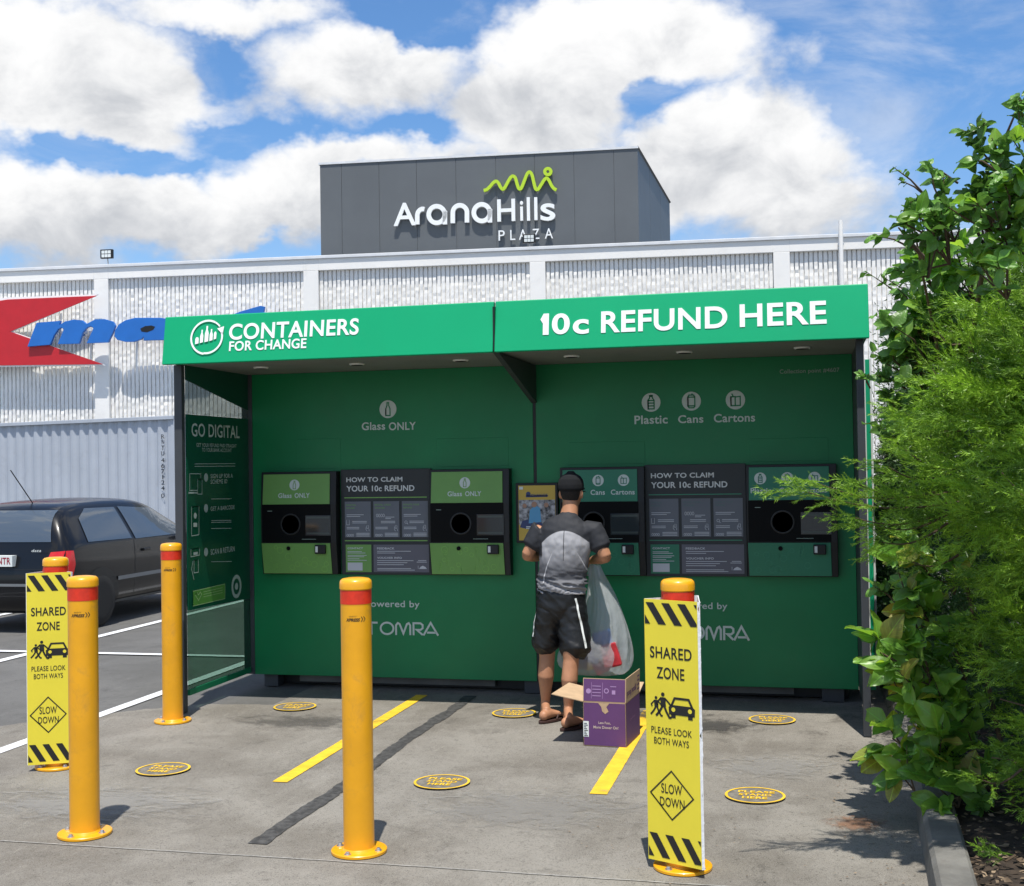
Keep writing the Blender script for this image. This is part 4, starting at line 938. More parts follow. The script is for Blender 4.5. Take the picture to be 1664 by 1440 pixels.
def sleeve(cx, cy, rz, lab, w=.266, h0=.035, h1=1.165):
    """corflute triangle sleeve round a bollard; local x runs along the printed face"""
    t = thing('sign_sleeve', lab, 'sign', (cx, cy, 0), rz, 'yellow shared zone sleeves round bollards')
    ap = w*.866; yf = -.0775-.006
    A, Bp, Cp = V((-w/2, yf, 0)), V((w/2, yf, 0)), V((0, yf+ap, 0))
    def wallp(p, q, name, m, ragged=False, th=.004):
        d = (q-p).normalized(); nrm = V((d.y, -d.x, 0)); mb = MB(); n = 40; vs = []
        for i in range(n+1):
            z = h0+(h1-h0)*i/n; e = random.uniform(-.004, .005) if ragged else 0
            p2, q2 = p, q+d*(e+(random.uniform(-.012, 0) if ragged and random.random() < .15 else 0))
            vs += [(p2.x+nrm.x*th, p2.y+nrm.y*th, z), (q2.x+nrm.x*th, q2.y+nrm.y*th, z), (q2.x, q2.y, z), (p2.x, p2.y, z)]
        fs = [(0, 3, 2, 1), (4*n, 4*n+1, 4*n+2, 4*n+3)]
        for i in range(n):
            for k in range(4): fs.append((4*i+k, 4*i+(k+1) % 4, 4*i+4+(k+1) % 4, 4*i+4+k))
        return mb.add(vs, fs).build(name, m, t)
    wallp(A, Bp, 'front_face', M_sign); wallp(Bp+V((.0045, .002, 0)), Cp, 'side_face', M_corf); wallp(Cp, A, 'rear_face', M_corf)
    wallp(Bp+V((-.001, -.0045, 0)), Bp+V((.006, .004, 0)), 'torn_edge', M_corf, True, .002)
    F = Flat((-w/2, yf-.004, 0), XW, ZW, .0012); X = lambda q: w*q
    H_ = h1-h0; Zt = lambda q: h1-H_*q
    # hazard stripes (q measured down from the top, 0..1)
    def stripes(q0, q1):
        n = 3; sw_ = .115; gap = .30
        for k in (-1, 0, 1, 2, 3):
            xs = .03+k*gap+(0 if q0 < .5 else .0)
            top = [(xs, q0), (xs+sw_+.03, q0)]; bot = [(xs+.24+sw_+.03, q1), (xs+.24, q1)]
            pl = [*top, *bot]
            # clip to 0..1 in x
            def clip(pl, lim, keep):
                out = []
                for i in range(len(pl)):
                    a, b = pl[i], pl[(i+1) % len(pl)]; ia, ib = keep(a[0]), keep(b[0])
                    if ia: out.append(a)
                    if ia != ib: tt = (lim-a[0])/(b[0]-a[0]); out.append((lim, a[1]+(b[1]-a[1])*tt))
                return out
            pl = clip(pl, .012, lambda v: v >= .012)
            if pl: pl = clip(pl, .985, lambda v: v <= .985)
            if len(pl) > 2: F.poly([(X(a), Zt(b)) for a, b in pl])
    NF = lambda: Flat((-w/2, yf-.004, 0), XW, ZW, .0012)
    stripes(.012, .095); F.build('hazard_stripes', M_signk, t, False); F = NF(); stripes(.895, .985); F.build('hazard_stripes', M_signk, t, False)
    for wd in (('SHARED', .10, .88, .225, .180, .016), ('ZONE', .22, .74, .302, .257, .016), ('PLEASE LOOK', .10, .86, .513, .487, .006), ('BOTH WAYS', .15, .80, .553, .527, .006), ('SLOW', .27, .66, .737, .700, .008), ('DOWN', .24, .70, .787, .752, .008)):
        F = NF(); F.text(wd[0], X(wd[1]), X(wd[2]), Zt(wd[3]), Zt(wd[4]), wd[5]); F.build('lettering', M_signk, t, False)
    F = NF(); cx_, cz_ = .465, .742; F.line([(X(cx_-.40), Zt(cz_)), (X(cx_), Zt(cz_+.092)), (X(cx_+.40), Zt(cz_)), (X(cx_), Zt(cz_-.092))], .006, True); F.build('diamond_outline', M_signk, t, False)
    F = NF()
    # two walking people
    def walker(bx, bz, s):
        P_ = lambda a, b: (X(0)+bx+a*s, bz+b*s)
        F.disc(*P_(0, .92), .085*s, n=14)
        F.poly([P_(-.13, .80), P_(.12, .80), P_(.14, .42), P_(-.10, .42)])
        F.line([P_(-.10, .76), P_(-.30, .56), P_(-.24, .44)], .075*s); F.line([P_(.10, .76), P_(.28, .60), P_(.36, .50)], .075*s)
        F.line([P_(-.02, .45), P_(-.16, .22), P_(-.34, .02)], .10*s); F.line([P_(.06, .45), P_(.16, .22), P_(.30, .0), P_(.40, .0)], .10*s)
    zb_ = Zt(.447); walker(X(.20), zb_+.004, .082); walker(X(.33), zb_, .105); stuff(F.build('walkers_pictogram', M_signk, t, False)); F = NF()
    # car front
    cxx = X(.68); s = .102
    Q = lambda a, b: (cxx+a*s, zb_+b*s)
    F.poly([Q(-.62, .14), Q(.62, .14), Q(.64, .45), Q(.52, .55), Q(-.52, .55), Q(-.64, .45)])
    F.line([Q(-.50, .52), Q(-.34, .84), Q(.34, .84), Q(.50, .52)], .10*s)
    F.rect(*Q(-.52, .0), *Q(-.30, .18)); F.rect(*Q(.30, .0), *Q(.52, .18))
    stuff(F.build('car_pictogram', M_signk, t, False))
    F = Flat((-w/2, yf-.004, 0), XW, ZW, .0024); F.disc(*Q(-.40, .36), .095*s, n=14); F.disc(*Q(.40, .36), .095*s, n=14); F.build('headlight_mark', M_sign, t, False)
    return t
sleeve(CR[0]+.012, CR[1], math.radians(-25), 'yellow SHARED ZONE triangular sign sleeve on the right foreground bollard beside the cardboard box')
sleeve(CLF[0]-.028, CLF[1]-.01, math.radians(27), 'yellow SHARED ZONE triangular sign sleeve at the left edge, in front of the black car', w=.250)

# =================================================================== CAR
M_car = mat('black_car_paint', (.004, .0045, .006), .30, coat=.45, spec=.25)
M_glass = mat('reflection_toned_glass', (.07, .09, .115), .04, spec=.9)  # blue-grey base stands in for sky reflection and the cabin behind
M_tyre = mat('tyre_rubber', (.012, .012, .012), .8)
M_trim = mat('car_trim_grey', (.16, .17, .18), .4)
M_tail = mat('tail_light_red', (.62, .012, .014), .18, coat=.5)
M_cabin = mat('cabin_dark', (.03, .03, .032), .8)
car = thing('parked_car', 'black three-door hatchback parked nose-in between white lines, seen from its rear right corner', 'car', (-4.31, 3.72, 0), 0)
ST = [(0.00, .40, .52, .64, .66, .68, .66), (0.04, .27, .58, .80, .76, .79, .74), (0.10, .22, .84, 1.05, .82, .84, .74), (0.20, .20, .92, 1.26, .845, .85, .68), (0.36, .19, .94, 1.40, .855, .86, .62),
      (0.70, .19, .94, 1.445, .86, .86, .60), (1.6, .19, .93, 1.46, .86, .86, .61), (2.15, .19, .92, 1.43, .86, .86, .60), (2.5, .19, .915, 1.32, .86, .86, .58), (3.0, .19, .90, 1.05, .86, .845, .66),
      (3.3, .19, .87, .93, .85, .82, .70), (3.7, .21, .79, .83, .82, .78, .66), (3.95, .27, .62, .69, .74, .71, .60), (4.02, .36, .52, .60, .66, .63, .55)]
mb = MB(); ring = []
for y, zl, zb_, zt, wl, wb, wt in ST:
    h = [(0, zl), (wl*.85, zl), (wl, zl+.09), (wl+.012, (zl+zb_)/2+.03), (wb, zb_), (wb+(wt-wb)*.12, zb_+(zt-zb_)*.10), (wt+.03, zt-.12*min(1, (zt-zb_)/.4)), (wt-.06, zt-.02), (wt*.5, zt+.0), (0, zt+.008)]
    pr = [(x, y, z) for x, z in h]+[(-x, y, z) for x, z in h[-2:0:-1]]; ring.append(pr)
k = len(ring[0]); vs = [p for r_ in ring for p in r_]; fs = []
for i in range(len(ring)-1):
    for j in range(k): fs.append((i*k+j, i*k+(j+1) % k, (i+1)*k+(j+1) % k, (i+1)*k+j))
fs.append(tuple(range(k))[::-1]); fs.append(tuple((len(ring)-1)*k+i for i in range(k)))
mb.add(vs, [f[::-1] for f in fs], True); body = mb.build('body', M_car, None)
sm_ = body.modifiers.new('s', 'SUBSURF'); sm_.levels = sm_.render_levels = 2
bpy.context.view_layer.update()
dg = bpy.context.evaluated_depsgraph_get(); bme = bpy.data.meshes.new_from_object(body.evaluated_get(dg)); body.modifiers.clear(); body.data = bme; body.parent = car
bvh = BVHTree.FromPolygons([v.co[:] for v in bme.vertices], [tuple(p.vertices) for p in bme.polygons])
def conform(name, m, poly, axis, off=.006, side=1, parent=car, cell=.05):
    """panel that follows the body: outline in (y,z) for the sides or (x,z) for the tail, projected on to the shell"""
    bm = bmesh.new(); f = bm.faces.new([bm.verts.new((a, b, 0)) for a, b in poly]); bmesh.ops.triangulate(bm, faces=[f])
    for _ in range(4):
        e = [e_ for e_ in bm.edges if e_.calc_length() > cell]
        if not e: break
        bmesh.ops.subdivide_edges(bm, edges=e, cuts=1); bmesh.ops.triangulate(bm, faces=bm.faces[:])
    for v in bm.verts:
        a, b = v.co.x, v.co.y
        if axis == 'side': hit = bvh.ray_cast(V((side*2.5, a, b)), V((-side, 0, 0)))
        else: hit = bvh.ray_cast(V((a, -1.5, b)), V((0, 1, 0)))
        if hit[0] is not None: v.co = hit[0]+hit[1]*off*(1 if (hit[1].dot(V((side, 0, 0)) if axis == 'side' else V((0, -1, 0)))) > 0 else -1)
        else: v.co = V((side*.8, a, b)) if axis == 'side' else V((a, .1, b))
    me = bpy.data.meshes.new(name); bm.to_mesh(me); bm.free(); me.materials.append(m); me.polygons.foreach_set('use_smooth', [True]*len(me.polygons)); return link_mesh(name, me, parent)
for s_ in (1, -1):
    conform('side_window', M_glass, [(.50, .975), (1.42, .965), (1.38, 1.34), (.78, 1.345), (.56, 1.24)], 'side', .007, s_)
    conform('side_window', M_glass, [(1.50, .955), (2.84, .955), (2.70, 1.06), (2.28, 1.30), (1.46, 1.345)], 'side', .007, s_)
    conform('door_gap', M_black, [(1.44, .30), (1.452, .30), (1.462, .95), (1.448, .95)], 'side', .002, s_)
    conform('door_gap', M_black, [(2.78, .30), (2.792, .30), (2.852, .92), (2.838, .92)], 'side', .002, s_)
    conform('side_moulding', M_trim, [(1.05, .50), (2.95, .50), (2.95, .545), (1.05, .545)], 'side', .014, s_)
    conform('sill_strip', M_trim, [(1.12, .235), (2.98, .235), (2.98, .27), (1.12, .27)], 'side', .008, s_)
    wa = [(.72+.39*math.cos(PI*i/12*1.18-.28), .31+.37*math.sin(PI*i/12*1.18-.28)) for i in range(13)]; conform('wheel_arch', M_black, wa, 'side', .004, s_)
    wa = [(3.22+.39*math.cos(PI*i/12*1.18-.28), .31+.37*math.sin(PI*i/12*1.18-.28)) for i in range(13)]; conform('wheel_arch', M_black, wa, 'side', .004, s_)
    for wy in (.72, 3.22):
        w_ = MB().lathe([(.17, -.10), (.27, -.105), (.30, -.08), (.305, 0), (.30, .06), (.27, .085), (.19, .085)], (s_*.79, wy, .305), 32, 'x').build('tyre', M_tyre, car)
        MB().lathe([(.18, .05), (.185, .085), (.16, .07), (.05, .06), (0, .07)], (s_*.79, wy, .305) if s_ > 0 else (-.79-.10, wy, .305), 24, 'x').build('rim', M_steel, car)
    tl = conform('tail_light', M_tail, [(.05, .60), (.17, .61), (.22, .75), (.20, .90), (.12, .90), (.07, .74)], 'side', .010, s_)
    conform('tail_light', M_tail, [(s_*.56, .62), (s_*.78, .62), (s_*.80, .90), (s_*.66, .89)], 'tail', .012)
    MB().box(s_*.868-.02, 1.62, .80, s_*.868+.025, 1.78, .835).build('door_handle', M_car, car, bev=.01)
    MB().ball((s_*.98, 2.72, .99), .085, .05, .065).build('mirror', M_car, car)
conform('rear_window', M_glass, [(-.64, 1.0), (.64, 1.0), (.55, 1.34), (-.55, 1.34)], 'tail', .008)
conform('tailgate_gap', M_black, [(-.60, .70), (.60, .70), (.60, .708), (-.60, .708)], 'tail', .003)
conform('bumper_strip', M_trim, [(-.72, .52), (.72, .52), (.72, .55), (-.72, .55)], 'tail', .012)
np_ = MB().box(-.20, -.03, .74, .24, .06, .86).build('number_plate', M_print, car)
F = Flat((0, -.03, 0), XW, ZW, .002); F.text('NTR', .06, .22, .765, .84, .02); F.build('plate_lettering', mat('plate_maroon', (.30, .01, .03), .4), car, False)
F = Flat((0, .0, 0), XW, ZW, .002); F.text('data', .46, .58, .90, .93, .0, shear=.3); F.build('badge', M_print, car, False)
MB().tube([(.1, .55, 1.42), (.1, .15, 1.80)], .006, 6).build('aerial', M_black, car)
for sx_ in (-.36, .36): MB().ball((sx_, 1.9, .98), .20, .09, .26).build('seat', M_cabin, car)

# =================================================================== PERSON
def remesh(mb, name, m, parent, vox=.008, smooth=4, disp=0, dscale=.1, fac=.5):
    me = mb.mesh(name, parent, True); o = bpy.data.objects.new(name, me); COL.objects.link(o)
    r_ = o.modifiers.new('r', 'REMESH'); r_.mode = 'VOXEL'; r_.voxel_size = vox; r_.use_smooth_shade = True
    s_ = o.modifiers.new('s', 'SMOOTH'); s_.factor = fac; s_.iterations = smooth
    bpy.context.view_layer.update()
    dg = bpy.context.evaluated_depsgraph_get(); me2 = bpy.data.meshes.new_from_object(o.evaluated_get(dg)); o.modifiers.clear(); o.data = me2
    bpy.data.meshes.remove(me); me2.name = name; me2.materials.clear(); me2.materials.append(m)
    me2.polygons.foreach_set('use_smooth', [True]*len(me2.polygons)); o.parent = parent
    return o
def Q(px, py, y): return at(px, py, y=y)
base = at(907, 1176, z=0)
man = thing('person', 'man from behind in black cap, two-tone grey T-shirt and black shorts at a teal machine', 'person', (base.x, base.y, 0))
skin = mat('tan_skin', (.46, .225, .125), .5, var=.12, vscale=9, bump=.05, bscale=60, spec=.35)
b_ = MB()
YT_ = .13
hipL, hipR = Q(895, 985, YT_), Q(929, 985, YT_); kneeL, kneeR = Q(889, 1068, .15), Q(928, 1072, .04); ankL, ankR = Q(886, 1150, .20), Q(923, 1162, .04)
def leg(h, k_, a, heel, toe):
    calf = k_.lerp(a, .35)+V((0, -.018, 0))
    b_.loft([(h, .092, .098), (h.lerp(k_, .5), .078, .084), (k_+V((0, 0, .05)), .058, .062), (k_, .054, .058), (k_.lerp(a, .12)+V((0, -.008, 0)), .053, .058), (calf, .056, .064), (k_.lerp(a, .58)+V((0, -.008, 0)), .044, .050), (k_.lerp(a, .82), .032, .036), (a, .031, .036), (a+V((0, 0, -.03)), .033, .040)], 20)
    d = (toe-heel).normalized(); up = V((0, 0, 1)); L_ = (toe-heel).length
    b_.ball(heel+d*.025+up*.034, .033, .036, .036, 16)
    sd_ = V((d.y, -d.x, 0))
    b_.loft([(heel+d*.01+up*.032, .030, .030), (heel+d*L_*.28+up*.042, .034, .038), (heel+d*L_*.52+up*.034, .040, .026), (heel+d*L_*.74+up*.024, .046, .017), (heel+d*L_*.86+up*.018, .042, .013)], 18, ref=sd_)
    for q, (o_, ln, r_) in enumerate(((-.033, .045, .0125), (-.013, .040, .0095), (.004, .034, .0088), (.020, .026, .0082), (.034, .017, .0078))):
        s_ = -o_ if toe is not None else o_
        p0 = heel+d*L_*.80+sd_*(o_*sgn)+up*.016; b_.loft([(p0, r_, r_*.9), (p0+d*(ln*.6)+up*.003, r_, r_*.9), (p0+d*ln+up*-.002, r_*.95, r_*.8)], 10, ref=sd_)
    b_.loft([(a+V((0, 0, .03)), .030, .034), (heel+d*.055+up*.055, .030, .036)], 16)
G_ = lambda px, py: at(px, py, z=.014)
sgn = -1; leg(hipL, kneeL, ankL, G_(880, 1172)+V((0, 0, 0)), G_(880, 1172)+V((.115, .215, 0)))
sgn = 1; leg(hipR, kneeR, ankR, G_(915, 1184), G_(915, 1184)+V((.150, .195, 0)))
b_.loft([(Q(912, 1000, YT_), .15, .10), (Q(912, 975, YT_), .160, .115), (Q(913, 945, YT_), .148, .105), (Q(916, 905, .12), .160, .108), (Q(919, 875, .11), .172, .110), (Q(921, 855, .11), .160, .095), (Q(923, 843, .115), .09, .07)], 28)
b_.loft([(Q(924, 848, .12), .068, .062), (Q(925, 835, .135), .060, .060), (Q(927, 822, .15), .055, .057), (Q(927, 805, .17), .055, .058)], 20)
HD = Q(928, 800, .17)      # head
b_.loft([(HD+V((0, .02, -.095)), .045, .045), (HD+V((0, .025, -.06)), .062, .075), (HD+V((0, .008, -.01)), .072, .090), (HD+V((0, -.002, .04)), .075, .096), (HD+V((0, 0, .085)), .064, .082), (HD+V((0, 0, .108)), .040, .055)], 26)
tw_ = .14  # head turned a little to the right
fd = V((math.sin(tw_), math.cos(tw_), 0)); sdv = V((fd.y, -fd.x, 0))
b_.ball(HD+fd*.098+V((0, 0, -.02)), .013, .020, .022, 12)            # nose
b_.loft([(HD+fd*.07+V((0, 0, -.075))-sdv*.02, .02, .02), (HD+fd*.07+V((0, 0, -.075))+sdv*.02, .02, .02)], 12, ref=(0, 0, 1))   # mouth and chin
for s_ in (-1, 1):
    e = HD+sdv*s_*.078+V((0, 0, -.012))-fd*.005
    b_.ball(e, .011, .018, .031, 14)
    b_.ball(e+V((0, 0, -.022))+fd*.004, .009, .010, .012, 10)
shL, shR = Q(878, 862, .12), Q(966, 864, .12); elL, elR = Q(857, 902, .10), Q(984, 905, .10); haL, haR = Q(886, 906, .42), Q(958, 912, .40)
def arm(sh, e, h, sg):
    f1 = e.lerp(h, .3); 
    b_.loft([(sh, .058, .058), (sh.lerp(e, .35), .052, .054), (sh.lerp(e, .7), .046, .048), (e, .042, .042)], 18)
    b_.loft([(e, .042, .042), (f1, .044, .042), (e.lerp(h, .65), .034, .032), (e.lerp(h, .95), .027, .023), (h, .027, .022)], 18)
    d = (h-e).normalized(); lat = d.cross(V((0, 0, 1))).normalized()*sg; dn = V((0, 0, -1))
    palm = h+d*.045; b_.loft([(h, .026, .020), (palm, .038, .016), (h+d*.085, .040, .014)], 16, ref=lat)
    for q, (o_, L_) in enumerate(((-.030, .068), (-.010, .076), (.010, .072), (.029, .056))):
        p0 = h+d*.080+lat*o_; p1 = p0+d*L_*.45+dn*.006; p2 = p1+d*L_*.20+dn*L_*.30; p3 = p2-d*L_*.12+dn*L_*.26
        b_.loft([(p0, .0092, .0088), (p1, .0088, .0084), (p2, .0082, .008), (p3, .0072, .007)], 10, ref=lat)
    p0 = h+d*.025-lat*.028; b_.loft([(p0, .013, .012), (p0+d*.03-lat*.020+dn*.008, .0105, .010), (p0+d*.058-lat*.018+dn*.020, .009, .009)], 10, ref=lat)
arm(shL, elL, haL, -1); arm(shR, elR, haR, 1)
body = remesh(b_, 'body', skin, man, .0055, 3)

# T-shirt
def shirt_mat():
    M = bpy.data.materials.new('grey_sports_shirt'); M.use_nodes = True; t = M.node_tree; gg = G(t); p = t.nodes['Principled BSDF']; p.inputs['Roughness'].default_value = .75
    o = t.nodes.new('ShaderNodeTexCoord').outputs['Object']; sp_ = t.nodes.new('ShaderNodeSeparateXYZ'); t.links.new(o, sp_.inputs[0]); X_, Y_, Z_ = sp_.outputs
    cxm = Q(917, 900, .0).x-man.location.x; xx = gg.m('SUBTRACT', X_, cxm)
    zt_ = Q(917, 860, 0).z; zb_ = Q(917, 965, 0).z
    yoke = gg.m('SUBTRACT', zt_-.012, gg.m('MULTIPLY', gg.m('MULTIPLY', xx, xx), 3.2))      # curved lower edge of the dark shoulders
    dark = gg.sstep(gg.m('SUBTRACT', Z_, yoke), -.004, .004)
    side = gg.sstep(gg.m('ABSOLUTE', xx), .158, .166); sleeve_ = gg.m('MULTIPLY', side, gg.sstep(Z_, zb_+.23, zb_+.26))
    fr = gg.sstep(Y_, .13-man.location.y+.045, .13-man.location.y+.05)
    dark = gg.m('MAXIMUM', dark, sleeve_)
    # grey fades out towards the small of the back and comes back at the hem
    h_ = gg.m('DIVIDE', gg.m('SUBTRACT', Z_, zb_), zt_-zb_)
    a_ = gg.m('ABSOLUTE', gg.m('SUBTRACT', h_, .30)); fade = gg.sstep(a_, .02, .42)
    nz = gg.noise(o, 90, 3, .6); fade = gg.m('ADD', fade, gg.m('MULTIPLY', gg.m('SUBTRACT', nz, .5), .08), clamp=True)
    c = gg.mix(fade, (.085, .088, .10), (.42, .42, .44))
    c = gg.mix(dark, c, (.020, .022, .028))
    # pale piping curving in from each side at the lower back
    u_ = gg.m('ADD', .155, gg.m('MULTIPLY', gg.m('POWER', gg.m('MAXIMUM', gg.m('SUBTRACT', .75, h_), 0.0), 2.2), -.34))
    pip = gg.m('ABSOLUTE', gg.m('SUBTRACT', gg.m('ABSOLUTE', xx), gg.m('SUBTRACT', .155, gg.m('MULTIPLY', gg.m('POWER', gg.m('MAXIMUM', gg.m('SUBTRACT', h_, .16), 0.0), 1.5), .22))))
    pm = gg.m('MULTIPLY', gg.sstep(pip, .004, .002), gg.m('MULTIPLY', gg.sstep(h_, .14, .18), gg.sstep(h_, .66, .58)))
    c = gg.mix(gg.m('MULTIPLY', pm, .8), c, (.60, .60, .62))
    seam = gg.m('ABSOLUTE', gg.m('ADD', xx, gg.m('MULTIPLY', gg.m('SUBTRACT', .9, h_), .02)))
    sm2 = gg.m('MULTIPLY', gg.sstep(seam, .004, .002), gg.m('MULTIPLY', gg.sstep(h_, .50, .52), gg.sstep(h_, 1.0, .97)))
    c = gg.mix(gg.m('MULTIPLY', sm2, .8), c, (.03, .03, .035))
    t.links.new(c, p.inputs['Base Color'])
    b = t.nodes.new('ShaderNodeBump'); b.inputs['Strength'].default_value = .25; b.inputs['Distance'].default_value = .004
    t.links.new(gg.noise(o, 350, 2, .5), b.inputs['Height']); t.links.new(b.outputs[0], p.inputs['Normal']); return M
b_ = MB()
b_.loft([(Q(913, 962, YT_), .166, .128), (Q(913, 948, YT_), .168, .128), (Q(915, 925, .125), .168, .122), (Q(917, 900, .12), .176, .124), (Q(919, 880, .11), .186, .124), (Q(921, 864, .11), .186, .115), (Q(922, 852, .115), .160, .096), (Q(924, 843, .12), .105, .078), (Q(924.5, 839, .122), .075, .07)], 36)
for sh, e in ((shL, elL), (shR, elR)):
    b_.loft([(sh.lerp(Q(921, 862, .12), .3), .075, .075), (sh, .078, .074), (sh.lerp(e, .35), .074, .070), (sh.lerp(e, .60), .072, .070)], 24)
shirt = remesh(b_, 'shirt', shirt_mat(), man, .007, 3)
# folds gather at the lower back and pull from the arms
zb_ = Q(917, 965, 0).z
sme = shirt.data; nrm = [v.normal.copy() for v in sme.vertices]
for v, n_ in zip(sme.vertices, nrm):
    p = v.co; h = (p.z-zb_)
    w1 = math.exp(-((h-.055)/.075)**2); w2 = math.exp(-((h-.25)/.14)**2)
    q1 = noise.fractal(V((p.x*5+3, p.y*5, p.z*26+p.x*6)), 1, 2, 3); q2 = noise.fractal(V((p.x*14+p.z*5, p.y*6, p.z*4.5)), 1, 2, 3)
    r1 = (1-min(1, abs(q1)*2.2)); 
    v.co = p+n_*(.016*w1*(r1-.4)*1.6+.006*w2*q2+.003*noise.noise(p*30))
sme.update()

# shorts
M_short = mat('black_nylon', (.010, .011, .012), .45, var=.25, vscale=8, spec=.4)
b_ = MB()
b_.loft([(Q(912, 1000, YT_), .160, .112), (Q(912, 985, YT_), .168, .128), (Q(912, 968, YT_), .166, .126), (Q(913, 958, YT_), .158, .120)], 30)
heL, heR = Q(887, 1049, .145), Q(935, 1057, .07)
b_.loft([(Q(896, 990, YT_), .100, .118), (Q(891, 1015, .14), .098, .108), (Q(888, 1035, .143), .096, .104), (heL, .095, .102)], 28)
b_.loft([(Q(928, 990, YT_), .104, .118), (Q(931, 1015, .115), .104, .110), (Q(934, 1038, .09), .104, .106), (heR, .104, .104)], 28)
shorts = remesh(b_, 'shorts', M_short, man, .007, 2)
zb2 = heR.z
for v, n_ in zip(shorts.data.vertices, [v.normal.copy() for v in shorts.data.vertices]):
    p = v.co; q = noise.fractal(V((p.x*9+p.z*3, p.y*8, p.z*11)), 1, 2, 4); r1 = 1-min(1, abs(noise.noise(V((p.x*7+9, p.y*7, p.z*15+p.x*8)))*3))
    v.co = p+n_*(.006*q+.006*r1+.004)
shorts.data.update()
sb = BVHTree.FromPolygons([v.co[:] for v in shorts.data.vertices], [tuple(p.vertices) for p in shorts.data.polygons])
def stripe_on(tree, path, w, m, name, parent, dirn=V((0, 1, 0)), start=V((0, -1.2, 0))):
    vs = []; L = parent.location
    for i, p in enumerate(path):
        a, b = path[max(i-1, 0)], path[min(i+1, len(path)-1)]; t = (b-a).normalized(); s_ = V((t.z, 0, -t.x))*w/2
        for q in (p+s_, p-s_):
            ql = q-L; h = tree.ray_cast(V((ql.x, -1.5, ql.z)), dirn)
            vs.append((h[0]+V((0, -.003, 0))) if h[0] is not None else V((ql.x, 0, ql.z)))
    return MB().add(vs, [(2*i, 2*i+1, 2*i+3, 2*i+2) for i in range(len(path)-1)], True).build(name, m, parent)
pp = [Q(936, 972, .05), Q(939, 984, .05), Q(942, 998, .05), Q(945, 1012, .05), Q(948, 1026, .04), Q(951, 1040, .03), Q(953, 1053, .02)]
path = [pp[i].lerp(pp[i+1], k/5) for i in range(len(pp)-1) for k in range(5)]+[pp[-1]]
stripe_on(sb, path, .011, M_print, 'side_stripe', man)
pp = [Q(872, 994, .1), Q(869, 1008, .1), Q(868, 1022, .1), Q(867, 1034, .1)]
stripe_on(sb, [pp[i].lerp(pp[i+1], k/5) for i in range(3) for k in range(5)]+[pp[-1]], .009, M_print, 'side_stripe', man)

# hair, cap, glasses, thongs
b_ = MB(); b_.loft([(HD+V((0, -.020, -.055)), .052, .055), (HD+V((0, -.014, -.02)), .069, .080), (HD+V((0, -.006, .02)), .076, .094), (HD+V((0, -.004, .05)), .077, .098)], 26)
remesh(b_, 'hair', mat('short_black_hair', (.018, .014, .012), .8, var=.3, vscale=60, bump=.8, bscale=220), man, .005, 2)
M_capf = mat('black_cap_cloth', (.005, .006, .008), .95, var=.2, vscale=20, bump=.2, bscale=150)
b_ = MB(); b_.loft([(HD+V((0, -.004, .022)), .089, .108), (HD+V((0, -.004, .05)), .090, .110), (HD+V((0, -.002, .085)), .084, .102), (HD+V((0, 0, .112)), .066, .082), (HD+V((0, 0, .128)), .036, .046)], 28)
fb_ = HD+fd*.10+V((0, 0, .030)); b_.loft([(fb_-fd*.03, .070, .006), (fb_+fd*.03+V((0, 0, -.006)), .066, .005), (fb_+fd*.07+V((0, 0, -.018)), .045, .004)], 20, ref=sdv)
cap = remesh(b_, 'cap', M_capf, man, .005, 3)
b_ = MB(); 
for s_ in (-1, 1): b_.tube([HD+sdv*s_*.079-fd*.012+V((0, 0, .008)), HD+sdv*s_*.080+fd*.05+V((0, 0, .006)), HD+sdv*s_*.072+fd*.10+V((0, 0, .002))], .0025, 8)
b_.tube([HD+sdv*-.072+fd*.10+V((0, 0, .002)), HD+fd*.118+V((0, 0, .004)), HD+sdv*.072+fd*.10+V((0, 0, .002))], .003, 8)
b_.build('glasses', M_black, man, True)
M_thong = mat('dark_rubber_thong', (.05, .022, .018), .7)
for heel, dx, dy in ((G_(880, 1172), .115, .215), (G_(915, 1184), .150, .195)):
    d = V((dx, dy, 0)).normalized(); sdd = V((d.y, -d.x, 0)); o_ = V((heel.x, heel.y, .0))-d*.020
    out = []
    for i in range(28):
        a = 2*PI*i/28; L_ = .140; u = math.cos(a)*L_+.137; w_ = math.sin(a)*(.044+.010*(u/.27)); out.append((u, w_))
    MB().prism(out, o_, d, V((-d.y, d.x, 0)), 0.001, .016).build('thong', M_thong, man, True, bev=.003)
    c0 = o_+d*.20+V((0, 0, .022)); MB().tube([o_+d*.13+sdd*.045+V((0, 0, .016)), o_+d*.165+sdd*.034+V((0, 0, .052)), c0+V((0, 0, .014)), o_+d*.165-sdd*.034+V((0, 0, .050)), o_+d*.13-sdd*.045+V((0, 0, .016))], .006, 8).build('thong_strap', M_thong, man, True)

